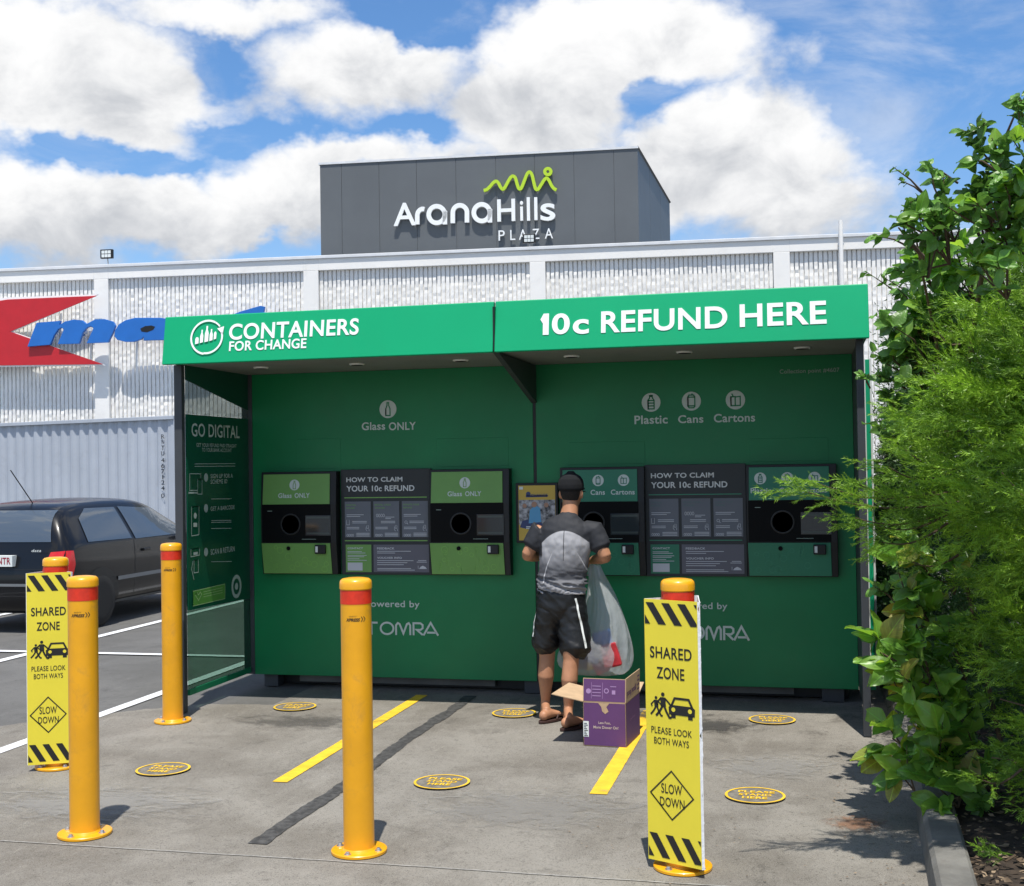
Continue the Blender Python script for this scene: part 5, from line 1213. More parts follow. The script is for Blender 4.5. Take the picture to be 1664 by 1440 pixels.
# =================================================================== BAG AND ITS CONTENTS
M_bag = mat('milky_plastic', (.78, .82, .85), .38, alpha=(.34, (.90, .92, .94)), bump=1.0, bscale=14, spec=.6)
hold = haR+V((0.01, .04, -.055)); bagy = .44
bag = thing('plastic_bag', 'big translucent white plastic bag of drink containers hanging from the right hand of the man', 'bag', (hold.x, hold.y, at(980, 1096, y=bagy).z))
sec = [(918, 959, 975, .02, .03), (935, 957, 981, .05, .06), (955, 955, 993, .08, .09), (980, 952, 1006, .11, .11), (1005, 940, 1018, .14, .13), (1030, 920, 1024, .17, .15), (1055, 910, 1025, .185, .165), (1075, 908, 1023, .18, .16), (1090, 915, 1019, .16, .13), (1097, 935, 1010, .11, .09)]
mb = MB(); vs = []; n_ = 72
for j, (py, xa, xb, _, dp) in enumerate(sec):
    A_, B_ = Q(xa, py, bagy), Q(xb, py, bagy); c = (A_+B_)/2; rx = (B_-A_).length/2
    for i in range(n_):
        a = 2*PI*i/n_; k = 1+.10*noise.noise(V((math.cos(a)*2.2, math.sin(a)*2.2, j*.35)))+.10*noise.noise(V((math.cos(a)*8, math.sin(a)*8, j*.4+5)))*(1-.05*j)+.09*(1-min(1, 3*abs(noise.noise(V((math.cos(a)*4.5+3, math.sin(a)*4.5, j*.16))))))-.03
        vs.append((c.x+rx*k*math.cos(a), c.y+dp*k*math.sin(a), c.z+.008*noise.noise(V((a*3, j, 0)))))
fs = []
for j in range(len(sec)-1):
    for i in range(n_): fs.append((j*n_+i, j*n_+(i+1) % n_, (j+1)*n_+(i+1) % n_, (j+1)*n_+i)[::-1])
fs.append(tuple((len(sec)-1)*n_+i for i in range(n_))[::-1])
o = mb.add(vs, fs, True).build('bag_skin', M_bag, bag, True); ss = o.modifiers.new('s', 'SUBSURF'); ss.levels = ss.render_levels = 1
for a in (-1, 1):
    h0 = hold+V((a*.012, -.0, .0)); p = Q(959 if a < 0 else 972, 924, bagy)
    MB().tube([Q(958 if a < 0 else 976, 936, bagy), p, h0+V((0, 0, .02)), h0+V((0, .01, .03))], [.016, .012, .008, .006], 10).build('handle_loop', M_bag, bag, True)
items = [(990, 1062, 'blue crumpled drink carton inside the bag, its upper right', (.02, .12, .42), .075), (1003, 1082, 'red drink pouch at the lower right of the bag', (.50, .03, .04), .070), (975, 1084, 'dark red drink pouch at the bottom middle of the bag', (.34, .03, .06), .06),
         (962, 1068, 'navy drink carton inside the middle of the bag', (.02, .03, .12), .065), (945, 1080, 'black drink carton low in the left of the bag', (.02, .02, .025), .055), (930, 1084, 'orange drink pouch at the lower left of the bag', (.60, .25, .05), .05), (958, 1086, 'small yellow drink carton at the bag bottom', (.62, .42, .06), .04)]
for i, (px, py, lab, c, r_) in enumerate(items):
    r_ *= 1.25; P = Q(px-(10 if px > 985 else 0), py-(16 if px > 985 else 8), bagy-.05-.04*(i % 2)); a = random.uniform(-.6, .6); ca2, sa2 = math.cos(a), math.sin(a)
    mb = MB(); vs = []
    for sx_ in (-1, 1):
        for sy_ in (-1, 1):
            for sz_ in (-1, 1):
                x, z = sx_*r_*.72*random.uniform(.85, 1.1), sz_*r_*random.uniform(.85, 1.1); vs.append((x*ca2-z*sa2, sy_*r_*.45*random.uniform(.7, 1.2), x*sa2+z*ca2))
    mb.add(vs, [(0, 1, 3, 2), (4, 6, 7, 5), (0, 4, 5, 1), (2, 3, 7, 6), (0, 2, 6, 4), (1, 5, 7, 3)])
    o = mb.build('drink_carton', mat('carton_'+lab.split()[0]+str(i), c, .35, var=.25, vscale=20), None, bev=.012); o.location = P; tag(o, lab, 'drink carton', 'empty drink containers in the bag')

# =================================================================== CARDBOARD BOX
M_purple = mat('purple_card', (.115, .042, .145), .6, var=.07, vscale=5)
M_card2 = mat('brown_cardboard', (.50, .35, .21), .8, var=.08, vscale=14, bump=.05, bscale=60)
A_ = at(948.5, 1211, z=0); B_ = at(1018, 1215, z=0); C_ = at(1046, 1189, z=0)
bx = thing('cardboard_box', 'open purple cardboard box with flaps up standing on the ground beside the man', 'box', (A_.x, A_.y, 0))
u_ = (B_-A_); bw = u_.length; u_ = u_.normalized(); v_ = V((-u_.y, u_.x, 0)); bd = .40; bh = .272; t_ = .005
O_ = V((0, 0, 0))
def panel(name, o, u, v, w, h, m, th=t_, mi=None):
    o = V(o); n = u.cross(v); return MB().prism([(0, 0), (w, 0), (w, h), (0, h)], o, u, v, -th, 0).build(name, m, bx)
ZU = V((0, 0, 1))
def wallp2(name, o, u, v, w, h):
    panel(name, o, u, v, w, h, M_card2)
    n = u.cross(v); F = Flat(V(o), u, v, .0012); F.rect(.004, .004, w-.004, h-.004); return F.build('printed_face', M_purple, bx, False)
wallp2('wall', O_, u_, ZU, bw, bh); wallp2('wall', O_+u_*bw, v_, ZU, bd, bh); wallp2('wall', O_+u_*bw+v_*bd, -u_, ZU, bw, bh); wallp2('wall', O_+v_*bd, -v_, ZU, bd, bh)
panel('bottom', O_+ZU*.004, u_, v_, bw, bd, M_card2)
ff = (ZU*1.0+v_*.10).normalized(); wallp2('flap', O_+ZU*(bh+.002), u_, ff, bw, .145)       # front flap stands up, printed side out
fr = (ZU*1.0+u_*.03).normalized(); panel('flap', O_+u_*(bw+.001)+ZU*(bh+.002), v_, fr, bd, .15, M_card2)   # right flap stands up, outside seen
fl = (-u_*.92+ZU*-.02+V((0, 0, .22))).normalized()
MB().prism([(0, 0), (bd, 0), (bd*.95, .20), (-.03, .20)], O_+ZU*(bh+.004), v_, fl, 0, -t_).build('flap', M_card2, bx)
fbk = (v_*.9+ZU*.25).normalized(); panel('flap', O_+v_*(bd+.002)+ZU*(bh), u_, fbk, bw, .15, M_card2)
F = Flat(O_, u_, ZU, .0026); F.text('Less Fuss,', bw*.36, bw*.64, bh*.50, bh*.565, .012); F.build('lettering', mat('box_cream', (.62, .50, .42), .6), bx, False); F = Flat(O_, u_, ZU, .0026); F.text('More Dinner On!', bw*.24, bw*.82, bh*.40, bh*.465, .012); F.build('lettering', mat('box_cream', (.62, .50, .42), .6), bx, False)
F = Flat(O_, u_, ZU, .0026); F.poly([(bw*.36, bh*.985), (bw*.62, bh*.985), (bw*.55, bh*.90), (bw*.60, bh*.80), (bw*.52, bh*.74), (bw*.45, bh*.80), (bw*.43, bh*.90)]); F.build('hand_print', M_card2, bx, False)
F = Flat(O_, u_, ZU, .0026); F.rect(bw*.0, bh*.20, bw*.13, bh*.56); F.build('address_label', M_print, bx, False)
F = Flat(O_, u_, ZU, .0040); [F.rect(bw*.02, bh*(.22+.04*i), bw*(.11-.02*(i % 3)), bh*(.235+.04*i)) for i in range(8)]; F.build('label_print', M_black, bx, False)
Ff = Flat(O_+ZU*(bh+.002), u_, ff, .0026)
for i in range(4): Ff.rect(bw*.22, .035+.02*i, bw*.42, .040+.02*i)
Ff.disc(bw*.13, .065, .016); Ff.ring(bw*.55, .07, .013, .006); Ff.line([(bw*.20, .02), (bw*.20, .12)], .002); Ff.line([(bw*.46, .02), (bw*.46, .12)], .002); Ff.rect(bw*.68, .05, bw*.76, .075); Ff.rect(bw*.64, .095, bw*.78, .100); stuff(Ff.build('flap_print', mat('box_lilac', (.36, .22, .42), .6), bx, False))
Fr = Flat(O_+u_*(bw+.001)+ZU*(bh+.002), v_, fr, .0016)
vs, fs = glyphs('good food', .03, 0.0, 1.0); mn, mx = vs.min(0), vs.max(0)
Fr.mb.add([Fr.p(bd*.72-(q[0]-mn[0])/(mx[0]-mn[0])*bd*.66, .075-(q[1]-mn[1])/(mx[1]-mn[1])*.050) for q in vs], fs)
for i in range(4): Fr.line([(bd*.80, .03+.028*i), (bd*.95, .03+.028*i)], .010)
Fr.build('lettering', M_purple, bx, False)
Fs = Flat(O_+u_*bw, v_, ZU, .0026); Fs.text('goodfood', bd*.28, bd*.62, bh*.52, bh*.60, .01); Fs.build('side_lettering', mat('box_mauve', (.26, .12, .26), .6), bx, False)

# =================================================================== PLANTS
def tri_mesh(name, P, m):
    """P: (n,3,3) triangles"""
    n = len(P); me = bpy.data.meshes.new(name); me.vertices.add(n*3); me.loops.add(n*3); me.polygons.add(n)
    me.vertices.foreach_set('co', P.reshape(-1).astype(np.float32)); me.loops.foreach_set('vertex_index', np.arange(n*3, dtype=np.int32))
    me.polygons.foreach_set('loop_start', np.arange(0, n*3, 3, dtype=np.int32)); me.update(calc_edges=True); me.materials.append(m); return me
def unit(a): return a/np.linalg.norm(a, axis=-1, keepdims=True)
def spray_template(L=.36, seed=0, npd=1.0):
    """feathery plume along +x: needles as slim blades on a stem with side twigs"""
    r = np.random.default_rng(seed); T = []; stems = []
    def twig(p0, d0, ln, curl):
        n = max(4, int(ln/.0115*npd)); p = p0.copy(); d = d0/np.linalg.norm(d0); st = ln/n; pts = [p.copy()]
        for i in range(n):
            d = unit(d+curl*st+r.normal(0, .02, 3)); p = p+d*st; pts.append(p.copy())
            a = r.normal(0, 1, 3); a -= a.dot(d)*d; a = unit(a)
            for k in range(2 if npd >= 1 else 1):
                a2 = a if k == 0 else -a+r.normal(0, .3, 3); nd = unit(d*.95+a2*.60); nl = .030*r.uniform(.7, 1.25); w = np.cross(nd, r.normal(0, 1, 3)); w = unit(w)*.0027/npd**.5
                T.append([p-w, p+w, p+nd*nl])
        nd = d; w = unit(np.cross(nd, r.normal(0, 1, 3)))*.0013; T.append([p-w, p+w, p+nd*.016])
        stems.append((pts[0], pts[-1])); return pts
    main = twig(np.zeros(3), np.array([1., 0, .05]), L, np.array([0, 0, -.9]))
    k = 3
    while k < len(main)-4:
        f = k/len(main); d = unit(main[k+1]-main[k]); a = r.normal(0, 1, 3); a[2] *= .6; a -= a.dot(d)*d; a = unit(a)
        pts = twig(main[k], d*.85+a*.62, L*.36*(1-f*.65)*r.uniform(.7, 1.2), np.array([0, 0, 1.5])+d*2)
        k += int(r.integers(2, 5))
    for a, b in stems:
        w = unit(np.cross(b-a, r.normal(0, 1, 3)))*.0016; T.append([a-w, a+w, b])
    return np.array(T)
SPR = [spray_template(.34, s) for s in range(7)]
SPL = [spray_template(.40, 50+s, .45)*np.array([1, 1, 1]) for s in range(4)]
def place(tpl, base_, d, roll, sc):
    d = unit(np.array(d)); up = np.array([0, 0, 1.]); s = np.cross(up, d); s = unit(s) if np.linalg.norm(s) > 1e-3 else np.array([0, 1., 0]); u = np.cross(d, s)
    c, q = math.cos(roll), math.sin(roll); R_ = np.stack([d, c*s+q*u, -q*s+c*u], 0); return tpl@R_*sc+np.array(base_)
M_need = mat('needle_green', (.11, .29, .020), .45, var=.45, vscale=6, trans=.28, col2=(.36, .60, .045))
M_need2 = mat('needle_shade_green', (.035, .095, .016), .5, var=.4, vscale=2.2, trans=.3)  # hedge leaves darkened in colour to stand for the shade inside
M_bark = mat('brown_bark', (.10, .065, .04), .9, var=.3, vscale=20, bump=.6, bscale=60)
M_twig = mat('red_brown_twig', (.085, .055, .03), .8, var=.2)
edgeY = [380, 440, 500, 580, 640, 700, 760, 800, 860, 900, 950, 1000, 1100, 1200, 1300, 1400, 1480]
edgeX = [1640, 1615, 1580, 1530, 1480, 1450, 1430, 1435, 1490, 1530, 1550, 1565, 1585, 1600, 1630, 1665, 1690]
bush = thing('feathery_bush', 'dense bright green fine-leaved bush filling the right side in front of the kiosk end', 'bush', (6.1, -3.2, .08))
tr = []
def outdir(P): d = V((P.x-6.3, (P.y+3.4)*1.0, 0)); return d.normalized()
for i in range(185):
    py = 395+1100*((i*.618)%1); xl_ = float(np.interp(py, edgeY, edgeX)); q = random.random(); inner = i % 3 == 0
    px = xl_+40+(1850-xl_)*q**1.1; e = (px-xl_)/260; low = max(0, min(1, (py-850)/250))
    d = 5.5-.80*min(1, max(0, e))**.6+.15*low+random.uniform(-.12, .30)+(.35 if inner else 0)
    tip = at(px, py, d=d)
    if tip.z < .15: continue
    dv = (V((-.80, -.38, .12))+outdir(tip)*.30+V((random.gauss(0, .32), random.gauss(0, .32), random.gauss(.08, .26)))).normalized(); side = dv.cross(V((0, 0, 1))).normalized()
    for k in range(9):
        f = k/9; P = tip-dv*(.62*(1-f))+V((0, 0, .10*f*(1-f)))-V((0, 0, .06*(1-f)))
        sg = 1 if k % 2 else -1; dd = dv+side*sg*random.uniform(.15, .55)*(1-f*.5)+V((0, 0, random.gauss(.05, .22)))
        tr.append(place(SPR[(i+k) % 7], P, dd, random.uniform(0, 6.28), random.uniform(.65, 1.0)))
    tr.append(place(SPR[i % 7], tip-dv*.08, dv, 0, random.uniform(.7, 1.0)))
for i in range(620):   # loose inner growth
    py = random.uniform(420, 1480); px = float(np.interp(py, edgeY, edgeX))+random.uniform(90, 400); P = at(px, py, d=random.uniform(5.3, 6.1))
    if P.z > .15: tr.append(place(SPR[i % 7], P, V((random.gauss(-.5, .6), random.gauss(-.3, .6), random.gauss(.2, .5))), random.uniform(0, 6.28), random.uniform(.8, 1.3)))
fo = np.concatenate(tr)-np.array(bush.location); me = tri_mesh('foliage', fo, M_need); stuff(link_mesh('foliage', me, bush))
# plumes reaching out to the left over the machines
mbt = MB(); tr = []
for (ax, ay, bx_, by_, d0, d1) in [(1560, 815, 1228, 790, 5.2, 5.0), (1520, 800, 1265, 776, 5.2, 5.05), (1540, 800, 1338, 774, 5.25, 5.1), (1540, 830, 1330, 838, 5.2, 5.05), (1540, 835, 1372, 851, 5.2, 5.1), (1540, 850, 1385, 884, 5.25, 5.15),
                                    (1540, 770, 1400, 742, 5.3, 5.2), (1560, 700, 1425, 640, 5.4, 5.3), (1560, 640, 1490, 560, 5.4, 5.4), (1600, 600, 1560, 500, 5.4, 5.4), (1640, 560, 1610, 430, 5.3, 5.3), (1560, 560, 1495, 500, 5.5, 5.5), (1640, 480, 1640, 380, 5.3, 5.3),
                                    (1560, 760, 1430, 705, 5.3, 5.2), (1560, 900, 1440, 905, 5.4, 5.3), (1650, 1390, 1590, 1360, 5.0, 4.95), (1660, 1250, 1560, 1260, 5.1, 5.0)]:
    A_ = at(ax, ay, d=d0); B_ = at(bx_, by_, d=d1); L_ = (B_-A_).length; dv = (B_-A_).normalized(); n_ = max(3, int(L_/.055)); pts = []
    for k in range(n_):
        f = k/n_; P = A_.lerp(B_, f*.80)+V((0, 0, -.05*math.sin(f*PI))); pts.append(P)
        sd2 = V((random.gauss(0, .3), random.gauss(0, .35), random.gauss(.02, .28))); tr.append(place(SPR[(k*3) % 7], P, dv+sd2, random.uniform(0, 6.28), random.uniform(.42, .62)))
    tr.append(place(SPR[k % 7], A_.lerp(B_, .72), dv, 0, L_*.28/.34 if L_ < 1 else .8))
    mbt.tube([p-bush.location for p in pts], [.006*(1-.7*k/len(pts)) for k in range(len(pts))], 6)
me = tri_mesh('plume', np.concatenate(tr)-np.array(bush.location), M_need); stuff(link_mesh('plume', me, bush))
for k in range(16):
    px, py = random.uniform(1560, 1800), random.uniform(420, 1350); P = at(px, py, d=random.uniform(4.95, 5.7)); b0_ = V((6.1+random.uniform(-.25, .25), -3.2+random.uniform(-.3, .3), .1))
    mid = b0_.lerp(P, .5)+V((0, 0, .25)); mbt.tube([V(b0_)-bush.location, mid-bush.location, P-bush.location], [.016, .010, .003], 6)
stuff(mbt.build('branches', M_twig, bush))
MB().tube([(0, 0, -.1), (.02, .02, .6), (-.05, .05, 1.4), (.0, .05, 2.4)], [.06, .05, .035, .015], 10).build('trunk', M_bark, bush)

# hedge mass behind, beside the kiosk; shaded interior put into the leaf colour
hedge = thing('hedge', 'hedge mass coloured dark for the shade behind the bright bush, beside the kiosk', 'hedge', (6.6, -.6, .08)); tr = []
for i in range(2300):
    P = V((random.triangular(4.95, 6.9, 5.1), random.uniform(-2.0, 1.9), random.uniform(.12, 2.75)))
    if P.x < 5.15 and (P.z > 2.1 or P.y < -.4): P.y = random.uniform(-.2, 1.9); P.z = random.uniform(.1, 2.0)
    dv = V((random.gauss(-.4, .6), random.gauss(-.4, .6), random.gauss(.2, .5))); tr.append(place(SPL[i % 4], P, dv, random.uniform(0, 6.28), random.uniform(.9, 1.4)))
hedge_tr = tr
for k in range(5): MB().tube([(-.9+k*.45, random.uniform(-.8, .8), -.1), (-.8+k*.42, random.uniform(-.6, .6), 1.1), (-.8+k*.4, random.uniform(-.6, .6), 2.2)], [.04, .03, .012], 8).build('stem', M_bark, hedge)

# broad glossy leaves
def leaf_mesh(seed, rad_=.30):
    r = random.Random(seed); n = 9; vs = []; fs = []; cols = 5; wv = r.uniform(.03, .08); fold = r.uniform(.15, .4); curl = r.uniform(.1, .35)
    for i in range(n+1):
        t = i/n; w = rad_*math.sin(PI*t**(.72 if seed % 2 else .9))**.75*(1+.10*math.sin(t*9+seed)) if 0 < t < 1 else .006
        for j in range(cols):
            s_ = (j/(cols-1)-.5)*2; x = t; y = s_*w; z = abs(s_)*w*fold-curl*t*t*.6+wv*math.sin(t*8+s_*2+seed)*abs(s_); vs.append((x, y, z))
    for i in range(n):
        for j in range(cols-1): fs.append((i*cols+j, (i+1)*cols+j, (i+1)*cols+j+1, i*cols+j+1))
    k = len(vs); vs += [(-.22, -.008, .03), (-.22, .008, .03), (0, -.010, 0), (0, .010, 0)]; fs.append((k, k+2, k+3, k+1))
    me = bpy.data.meshes.new('leaf'); me.from_pydata(vs, [], fs); me.polygons.foreach_set('use_smooth', [True]*len(fs)); return me
def leaf_mat(name, c, c2):
    M = bpy.data.materials.new(name); M.use_nodes = True; t = M.node_tree; gg = G(t); p = t.nodes['Principled BSDF']; p.inputs['Roughness'].default_value = .36; p.inputs['Specular IOR Level'].default_value = .55
    tcn = t.nodes.new('ShaderNodeTexCoord'); sp_ = t.nodes.new('ShaderNodeSeparateXYZ'); t.links.new(tcn.outputs['Object'], sp_.inputs[0])
    oi = t.nodes.new('ShaderNodeObjectInfo'); col_ = gg.mix(oi.outputs['Random'], c, c2)
    mid = gg.sstep(gg.m('ABSOLUTE', sp_.outputs[1]), .022, .008); vein = gg.m('ABSOLUTE', gg.m('SUBTRACT', gg.m('FRACT', gg.m('MULTIPLY', gg.m('SUBTRACT', sp_.outputs[0], gg.m('ABSOLUTE', sp_.outputs[1])), 7.0)), .5))
    vm = gg.m('MAXIMUM', mid, gg.m('MULTIPLY', gg.sstep(vein, .07, .02), .5)); col_ = gg.mix(gg.m('MULTIPLY', vm, .55), col_, tuple(min(1, x*2.3) for x in c))
    t.links.new(col_, p.inputs['Base Color']); tr_ = t.nodes.new('ShaderNodeBsdfTranslucent'); c3 = gg.mix(1.0, col_, (2.2, 2.0, .9), 'MULTIPLY'); t.links.new(c3, tr_.inputs[0])
    mx = t.nodes.new('ShaderNodeMixShader'); mx.inputs[0].default_value = .42; t.links.new(p.outputs[0], mx.inputs[1]); t.links.new(tr_.outputs[0], mx.inputs[2]); t.links.new(mx.outputs[0], t.nodes['Material Output'].inputs[0]); return M
M_leaf = leaf_mat('glossy_leaf', (.10, .24, .035), (.25, .42, .07)); M_leafy = leaf_mat('young_leaf', (.20, .30, .04), (.30, .26, .06))
LM = [leaf_mesh(s, .27+.03*(s % 3)) for s in range(6)]; LMy = []
for me in LM: me.materials.append(M_leaf); c = me.copy(); c.materials.clear(); c.materials.append(M_leafy); LMy.append(c)
leaf_np = []
for me in LM:
    me.calc_loop_triangles(); co = np.array([v.co[:] for v in me.vertices]); leaf_np.append(co[np.array([t.vertices[:] for t in me.loop_triangles])])
for i in range(5200):
    P = V((random.triangular(4.97, 6.6, 5.05), random.uniform(-1.3, 2.0), random.uniform(.1, 2.55)))
    if P.x < 5.25: P.y = random.uniform(.15, 2.0)
    if P.x < 5.1 and P.z > 2.2: P.z -= .9
    dv = V((random.gauss(-.3, .6), random.gauss(-.4, .6), random.gauss(0, .5))).normalized(); nrm = V((random.gauss(0, .6), random.gauss(-.5, .6), .8)).normalized(); s_ = nrm.cross(dv).normalized(); nn = dv.cross(s_); L_ = random.uniform(.07, .13)
    hedge_tr.append(leaf_np[i % 6][::2 if i % 2 else 1]@(np.array([dv[:], s_[:], nn[:]])*L_)+np.array(P[:]))
for i in range(900):
    P = V((random.uniform(4.90, 5.35), random.uniform(1.4, 3.6), random.uniform(.1, 1.75))); dv = V((random.gauss(-.3, .6), random.gauss(-.4, .6), random.gauss(0, .5))).normalized(); nrm = V((random.gauss(0, .6), random.gauss(-.5, .6), .8)).normalized(); s_ = nrm.cross(dv).normalized(); nn = dv.cross(s_); L_ = random.uniform(.09, .15)
    hedge_tr.append(leaf_np[i % 6]@(np.array([dv[:], s_[:], nn[:]])*L_)+np.array(P[:]))
HT_ = np.concatenate(hedge_tr); HT_ = HT_[HT_[:, :, 0].min(axis=1) > 4.91]
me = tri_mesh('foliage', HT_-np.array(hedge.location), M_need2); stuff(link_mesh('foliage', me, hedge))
def broadleaf(name, label, base_, clusters, nobj, limbs):
    t = thing(name, label, 'shrub', base_); B0 = V(base_); leaves = []; tw_ = MB()
    if 'tall' in name: clusters = [(a+(28 if a < 1490 and b > 400 else 8), b, c, int(n*1.75), d_-(1.3 if b < 430 else 0), l*(.78 if b < 430 else .98), y) for a, b, c, n, d_, l, y in clusters]+[(1560+random.uniform(-90, 110), random.uniform(420, 800), 60, 34, random.uniform(6.1, 6.5), .10, 0) for _ in range(16)]
    else: clusters = [(a+30, b, c*1.05, int(n*1.5), d_, l, y) for a, b, c, n, d_, l, y in clusters]
    for (px, py, rpx, cnt, d, ln, young) in clusters:
        C = at(px, py, d=d); R_ = rpx/FPX*d*(1.15 if py < 430 else 1)
        nt_ = max(2, cnt//6); tips = []
        root = C+V((random.uniform(.02, .12), random.uniform(0, .1), -R_*1.1))
        for k in range(nt_):
            tip = C+V((random.gauss(0, .6)*R_, random.gauss(0, .6)*R_, random.gauss(.15, .6)*R_)); mid = root.lerp(tip, .5)+V((random.gauss(0, .2)*R_, random.gauss(0, .2)*R_, .1*R_))
            tw_.tube([root-B0, mid-B0, tip-B0], [.005, .0035, .0015], 5); tips.append((mid, tip))
        for k in range(cnt):
            mid, tip = tips[k % nt_]; f = random.uniform(.1, 1.0); P = mid.lerp(tip, f); d_ = (tip-mid).normalized()
            a = V((random.gauss(0, 1), random.gauss(0, 1), random.gauss(-.15, .6))).normalized(); dv = (d_*.5+a*.8+V((-.12, -.15, .0))).normalized()
            nrm = V((random.gauss(0, .6), random.gauss(-.75, .6), .8)).normalized(); s_ = nrm.cross(dv)
            if s_.length < .1: s_ = V((1, 0, 0))
            s_.normalize(); nn = dv.cross(s_); L_ = ln*random.uniform(.65, 1.2)
            M_ = Matrix(((dv.x*L_, s_.x*L_, nn.x*L_, P.x-B0.x), (dv.y*L_, s_.y*L_, nn.y*L_, P.y-B0.y), (dv.z*L_, s_.z*L_, nn.z*L_, P.z-B0.z), (0, 0, 0, 1)))
            leaves.append((L_/d+random.uniform(0, .003), M_, young and random.random() < young))
    leaves.sort(key=lambda q: -q[0]); rest = []
    for i, (_, M_, yg) in enumerate(leaves):
        if i < nobj:
            o = link_mesh('leaf', (LMy if yg else LM)[i % 6], t); o.matrix_local = M_
        else:
            T = leaf_np[i % 6]; R3 = np.array([list(r_)[:3] for r_ in M_][:3]); rest.append(T@R3.T+np.array([M_[0][3], M_[1][3], M_[2][3]]))
    if rest:
        me = tri_mesh('foliage', np.concatenate(rest), mat('glossy_leaf_mass', (.13, .28, .045), .4, var=.45, vscale=6, trans=.3)); stuff(link_mesh('foliage', me, t))
    stuff(tw_.build('twigs', M_twig, t))
    for path in limbs: MB().tube([V(p)-B0 for p in path], [.013*(1-.75*i/(len(path)-1)) for i in range(len(path))], 8).build('limb', M_bark, t)
    return t
A = lambda px, py, d: at(px, py, d=d)
up_c = [(1620, 210, 40, 16, 5.8, .09, .05), (1650, 300, 40, 20, 5.8, .10, 0), (1610, 320, 45, 20, 5.8, .10, .05), (1560, 330, 40, 18, 5.9, .09, .05), (1650, 380, 40, 20, 5.8, .10, 0), (1500, 340, 40, 14, 6.0, .08, .1), (1470, 400, 40, 16, 6.0, .09, 0), (1566, 200, 22, 12, 5.9, .075, 0), (1600, 235, 34, 20, 5.8, .09, 0), (1640, 262, 36, 24, 5.7, .10, 0), (1650, 145, 14, 6, 5.7, .08, 0), (1585, 290, 34, 16, 5.9, .085, .1), (1525, 275, 14, 6, 6.0, .045, .4), (1500, 310, 30, 16, 6.0, .075, .1), (1455, 300, 16, 7, 6.1, .04, .4),
        (1480, 345, 32, 20, 6.0, .085, .1), (1448, 368, 24, 12, 6.1, .08, .1), (1520, 375, 42, 26, 6.0, .10, 0), (1590, 350, 45, 26, 5.9, .10, 0), (1640, 330, 35, 18, 5.8, .09, 0), (1470, 430, 42, 34, 6.1, .11, 0), (1535, 430, 50, 40, 6.0, .11, 0), (1600, 420, 50, 30, 5.9, .10, 0),
        (1450, 500, 40, 30, 6.2, .095, 0), (1505, 510, 50, 40, 6.1, .11, 0), (1570, 500, 50, 30, 6.1, .10, 0), (1445, 570, 40, 30, 6.2, .085, .1), (1500, 590, 50, 36, 6.2, .10, 0), (1405, 610, 20, 12, 6.2, .06, .3), (1375, 615, 14, 8, 6.1, .05, .7), (1412, 650, 20, 12, 6.1, .08, .5), (1418, 690, 16, 8, 6.1, .08, .4),
        (1430, 460, 30, 20, 6.4, .05, .2), (1410, 520, 24, 18, 6.5, .045, .2), (1425, 560, 24, 18, 6.4, .045, .2), (1560, 560, 40, 20, 6.2, .09, 0)]
lo_c = [(1455, 905, 28, 14, 6.0, .14, .3), (1500, 925, 36, 14, 6.0, .12, .4), (1400, 965, 20, 10, 6.0, .07, .9), (1440, 980, 28, 14, 6.0, .13, .4), (1480, 1000, 40, 22, 6.1, .13, .1), (1425, 1055, 30, 14, 6.0, .15, .1), (1470, 1070, 40, 22, 6.0, .14, 0), (1520, 1060, 40, 20, 6.0, .13, 0),
        (1430, 1120, 34, 14, 6.0, .14, .3), (1490, 1140, 44, 24, 6.0, .15, .1), (1540, 1150, 40, 18, 6.0, .13, 0), (1425, 1205, 30, 12, 5.9, .15, .5), (1480, 1210, 44, 22, 5.9, .16, .15), (1540, 1230, 40, 16, 5.9, .14, .1), (1440, 1258, 24, 10, 5.8, .15, .1), (1505, 1270, 36, 16, 5.8, .16, .15), (1560, 1290, 26, 8, 5.8, .12, .1)]
T0 = V((5.35, -1.9, .08))
broadleaf('tall_broadleaf_shrub', 'tall shrub with glossy oval leaves rising against the sky behind the feathery bush', tuple(T0), up_c, 200, [[T0, A(1560, 900, 6.1), A(1530, 600, 6.1), A(1500, 450, 5.3), A(1480, 340, 4.95)], [A(1560, 680, 6.0), A(1600, 420, 5.2), A(1618, 260, 4.8), A(1658, 165, 4.7)], [A(1530, 600, 6.1), A(1480, 520, 6.2)], [A(1605, 380, 5.1), A(1668, 250, 4.7)], [A(1510, 430, 5.2), A(1460, 370, 5.0)]])
T1 = V((5.30, -1.55, .08))
broadleaf('low_broadleaf_shrub', 'low shrub with large drooping leaves hanging over the kerb at the kiosk end', tuple(T1), lo_c, 250, [[T1, A(1530, 1200, 6.0), A(1500, 1050, 6.0), A(1460, 930, 6.0)], [T1, A(1510, 1240, 5.9), A(1450, 1200, 5.9)], [A(1500, 1100, 6.0), A(1430, 1060, 6.0)]])
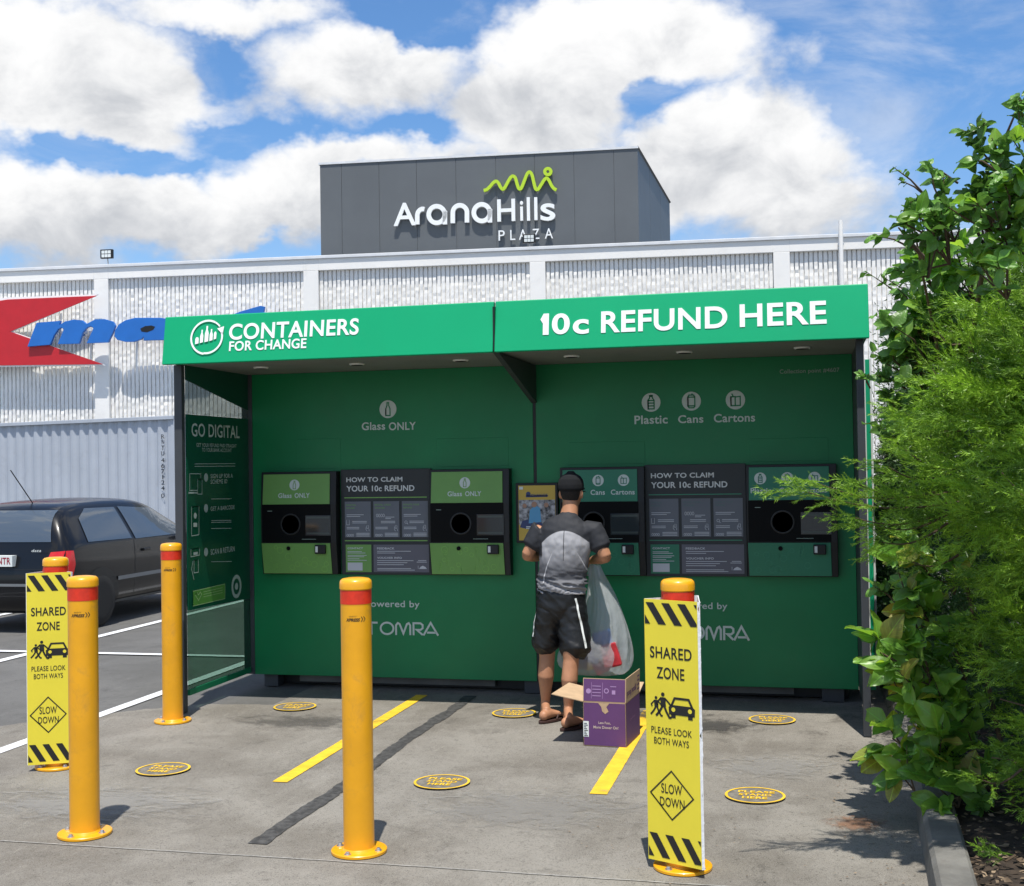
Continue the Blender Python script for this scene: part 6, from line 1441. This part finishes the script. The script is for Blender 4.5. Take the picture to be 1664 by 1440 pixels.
# leaf litter on the bed
tr = []
for i in range(2600):
    x, y = random.uniform(5.03, 6.4), random.uniform(-4.4, 1.2); z = .095+random.uniform(0, .02); a = random.uniform(0, 6.28); s_ = random.uniform(.012, .035)
    R_ = Matrix.Rotation(a, 3, 'Z')@Matrix.Rotation(random.gauss(0, .4), 3, 'X'); T = leaf_np[i % 6][::3]
    q = R_@V((1, 0, 0))*s_; w = R_@V((0, 1, 0))*s_*.35; P = V((x, y, z)); tr.append([[*(P-w)], [*(P+w)], [*(P+q)]]); tr.append([[*(P-w)], [*(P-q*.6)], [*(P+w)]])
for i in range(420):
    x = random.choice([random.uniform(4.5, 4.84), random.uniform(3.0, 4.8)]); y = random.uniform(-4, -.3); s_ = random.uniform(.004, .014); a = random.uniform(0, 6.28); P = V((x, y, .004)); q = V((math.cos(a), math.sin(a), 0))*s_; w = V((-math.sin(a), math.cos(a), .15))*s_*.5; tr.append([[*(P-w)], [*(P+w)], [*(P+q)]])
me = tri_mesh('leaf_litter', np.array(tr), mat('dry_leaf', (.17, .11, .06), .9, var=.6, vscale=8, col2=(.30, .22, .14))); o = stuff(link_mesh('leaf_litter', me)); tag(o, 'dry brown leaf litter scattered over the garden bed and kerb', 'leaf litter')

# =================================================================== pieces that belong to a part hang under it
SUB = {'return_machine': {'bubble_print': 'lower_panel', 'lens': 'lower_panel', 'reader_label': 'reader', 'screen_bar': 'screen', 'pictogram_disc': 'upper_panel', 'pictogram_drawing': 'upper_panel', 'lettering': 'upper_panel', 'intake_hole': 'intake_ring', 'small_print': 'front_plate'},
       'refund_kiosk': {'downlight_lens': 'downlight', 'bottle_emblem': 'fascia', 'poster_print': 'poster', 'poster_badge': 'poster', 'poster_badge_print': 'poster', 'access_panel': 'back_wall', 'pictogram_disc': 'back_wall', 'pictogram_drawing': 'back_wall', 'logo_lettering': 'back_wall'},
       'bollard': {'brand_mark': 'post', 'brand_chevron': 'post', 'bolt': 'base_plate', 'reflective_band': 'post'}, 'instruction_board': {'card_print': 'board', 'card_heading': 'board', 'lettering': 'board', 'rule_line': 'board'},
       'advert_screen': {'picture_photo': 'picture', 'picture_mark': 'picture', 'picture_shirt': 'picture', 'picture_face': 'picture', 'picture_white': 'picture'},
       'sign_sleeve': {'lettering': 'front_face', 'hazard_stripes': 'front_face', 'diamond_outline': 'front_face', 'walkers_pictogram': 'front_face', 'car_pictogram': 'front_face', 'headlight_mark': 'front_face'},
       'parked_car': {'rim': 'tyre', 'plate_lettering': 'number_plate', 'door_handle': 'body', 'tailgate_gap': 'body', 'door_gap': 'body', 'wheel_arch': 'body'}, 'person': {'side_stripe': 'shorts', 'thong_strap': 'thong', 'glasses': 'body'},
       'cardboard_box': {'printed_face': 'wall', 'label_print': 'address_label'}, 'floor_decal': {'ring': 'decal_disc', 'lettering': 'decal_disc'}, 'shipping_container': {'lettering': 'corner_post'}, 'floodlight': {'lamp_cell': 'housing'}}
bn_ = lambda o: o.name.split('.')[0]
def ctr(o): c = [V(b) for b in o.bound_box]; return sum(c, V())/8
bpy.context.view_layer.update()
for root in [o for o in S.objects if o.parent is None and bn_(o) in SUB]:
    mp_ = SUB[bn_(root)]; kids = list(root.children)
    for c in kids:
        if bn_(c) in mp_:
            cand = [k for k in kids if bn_(k) == mp_[bn_(c)]]
            if cand: c.parent = min(cand, key=lambda k: (ctr(k)-ctr(c)).length)
for o in [o for o in S.objects if o.parent is not None and bn_(o) == 'lettering' and bn_(o.parent) == 'refund_kiosk']:
    c = ctr(o); tgt = 'poster' if c.x < .05 and c.z < 2.3 else ('fascia' if c.z > 2.5 else 'back_wall')
    cand = [k for k in o.parent.children if bn_(k) == tgt]; o.parent = min(cand, key=lambda k: (ctr(k)-c).length)
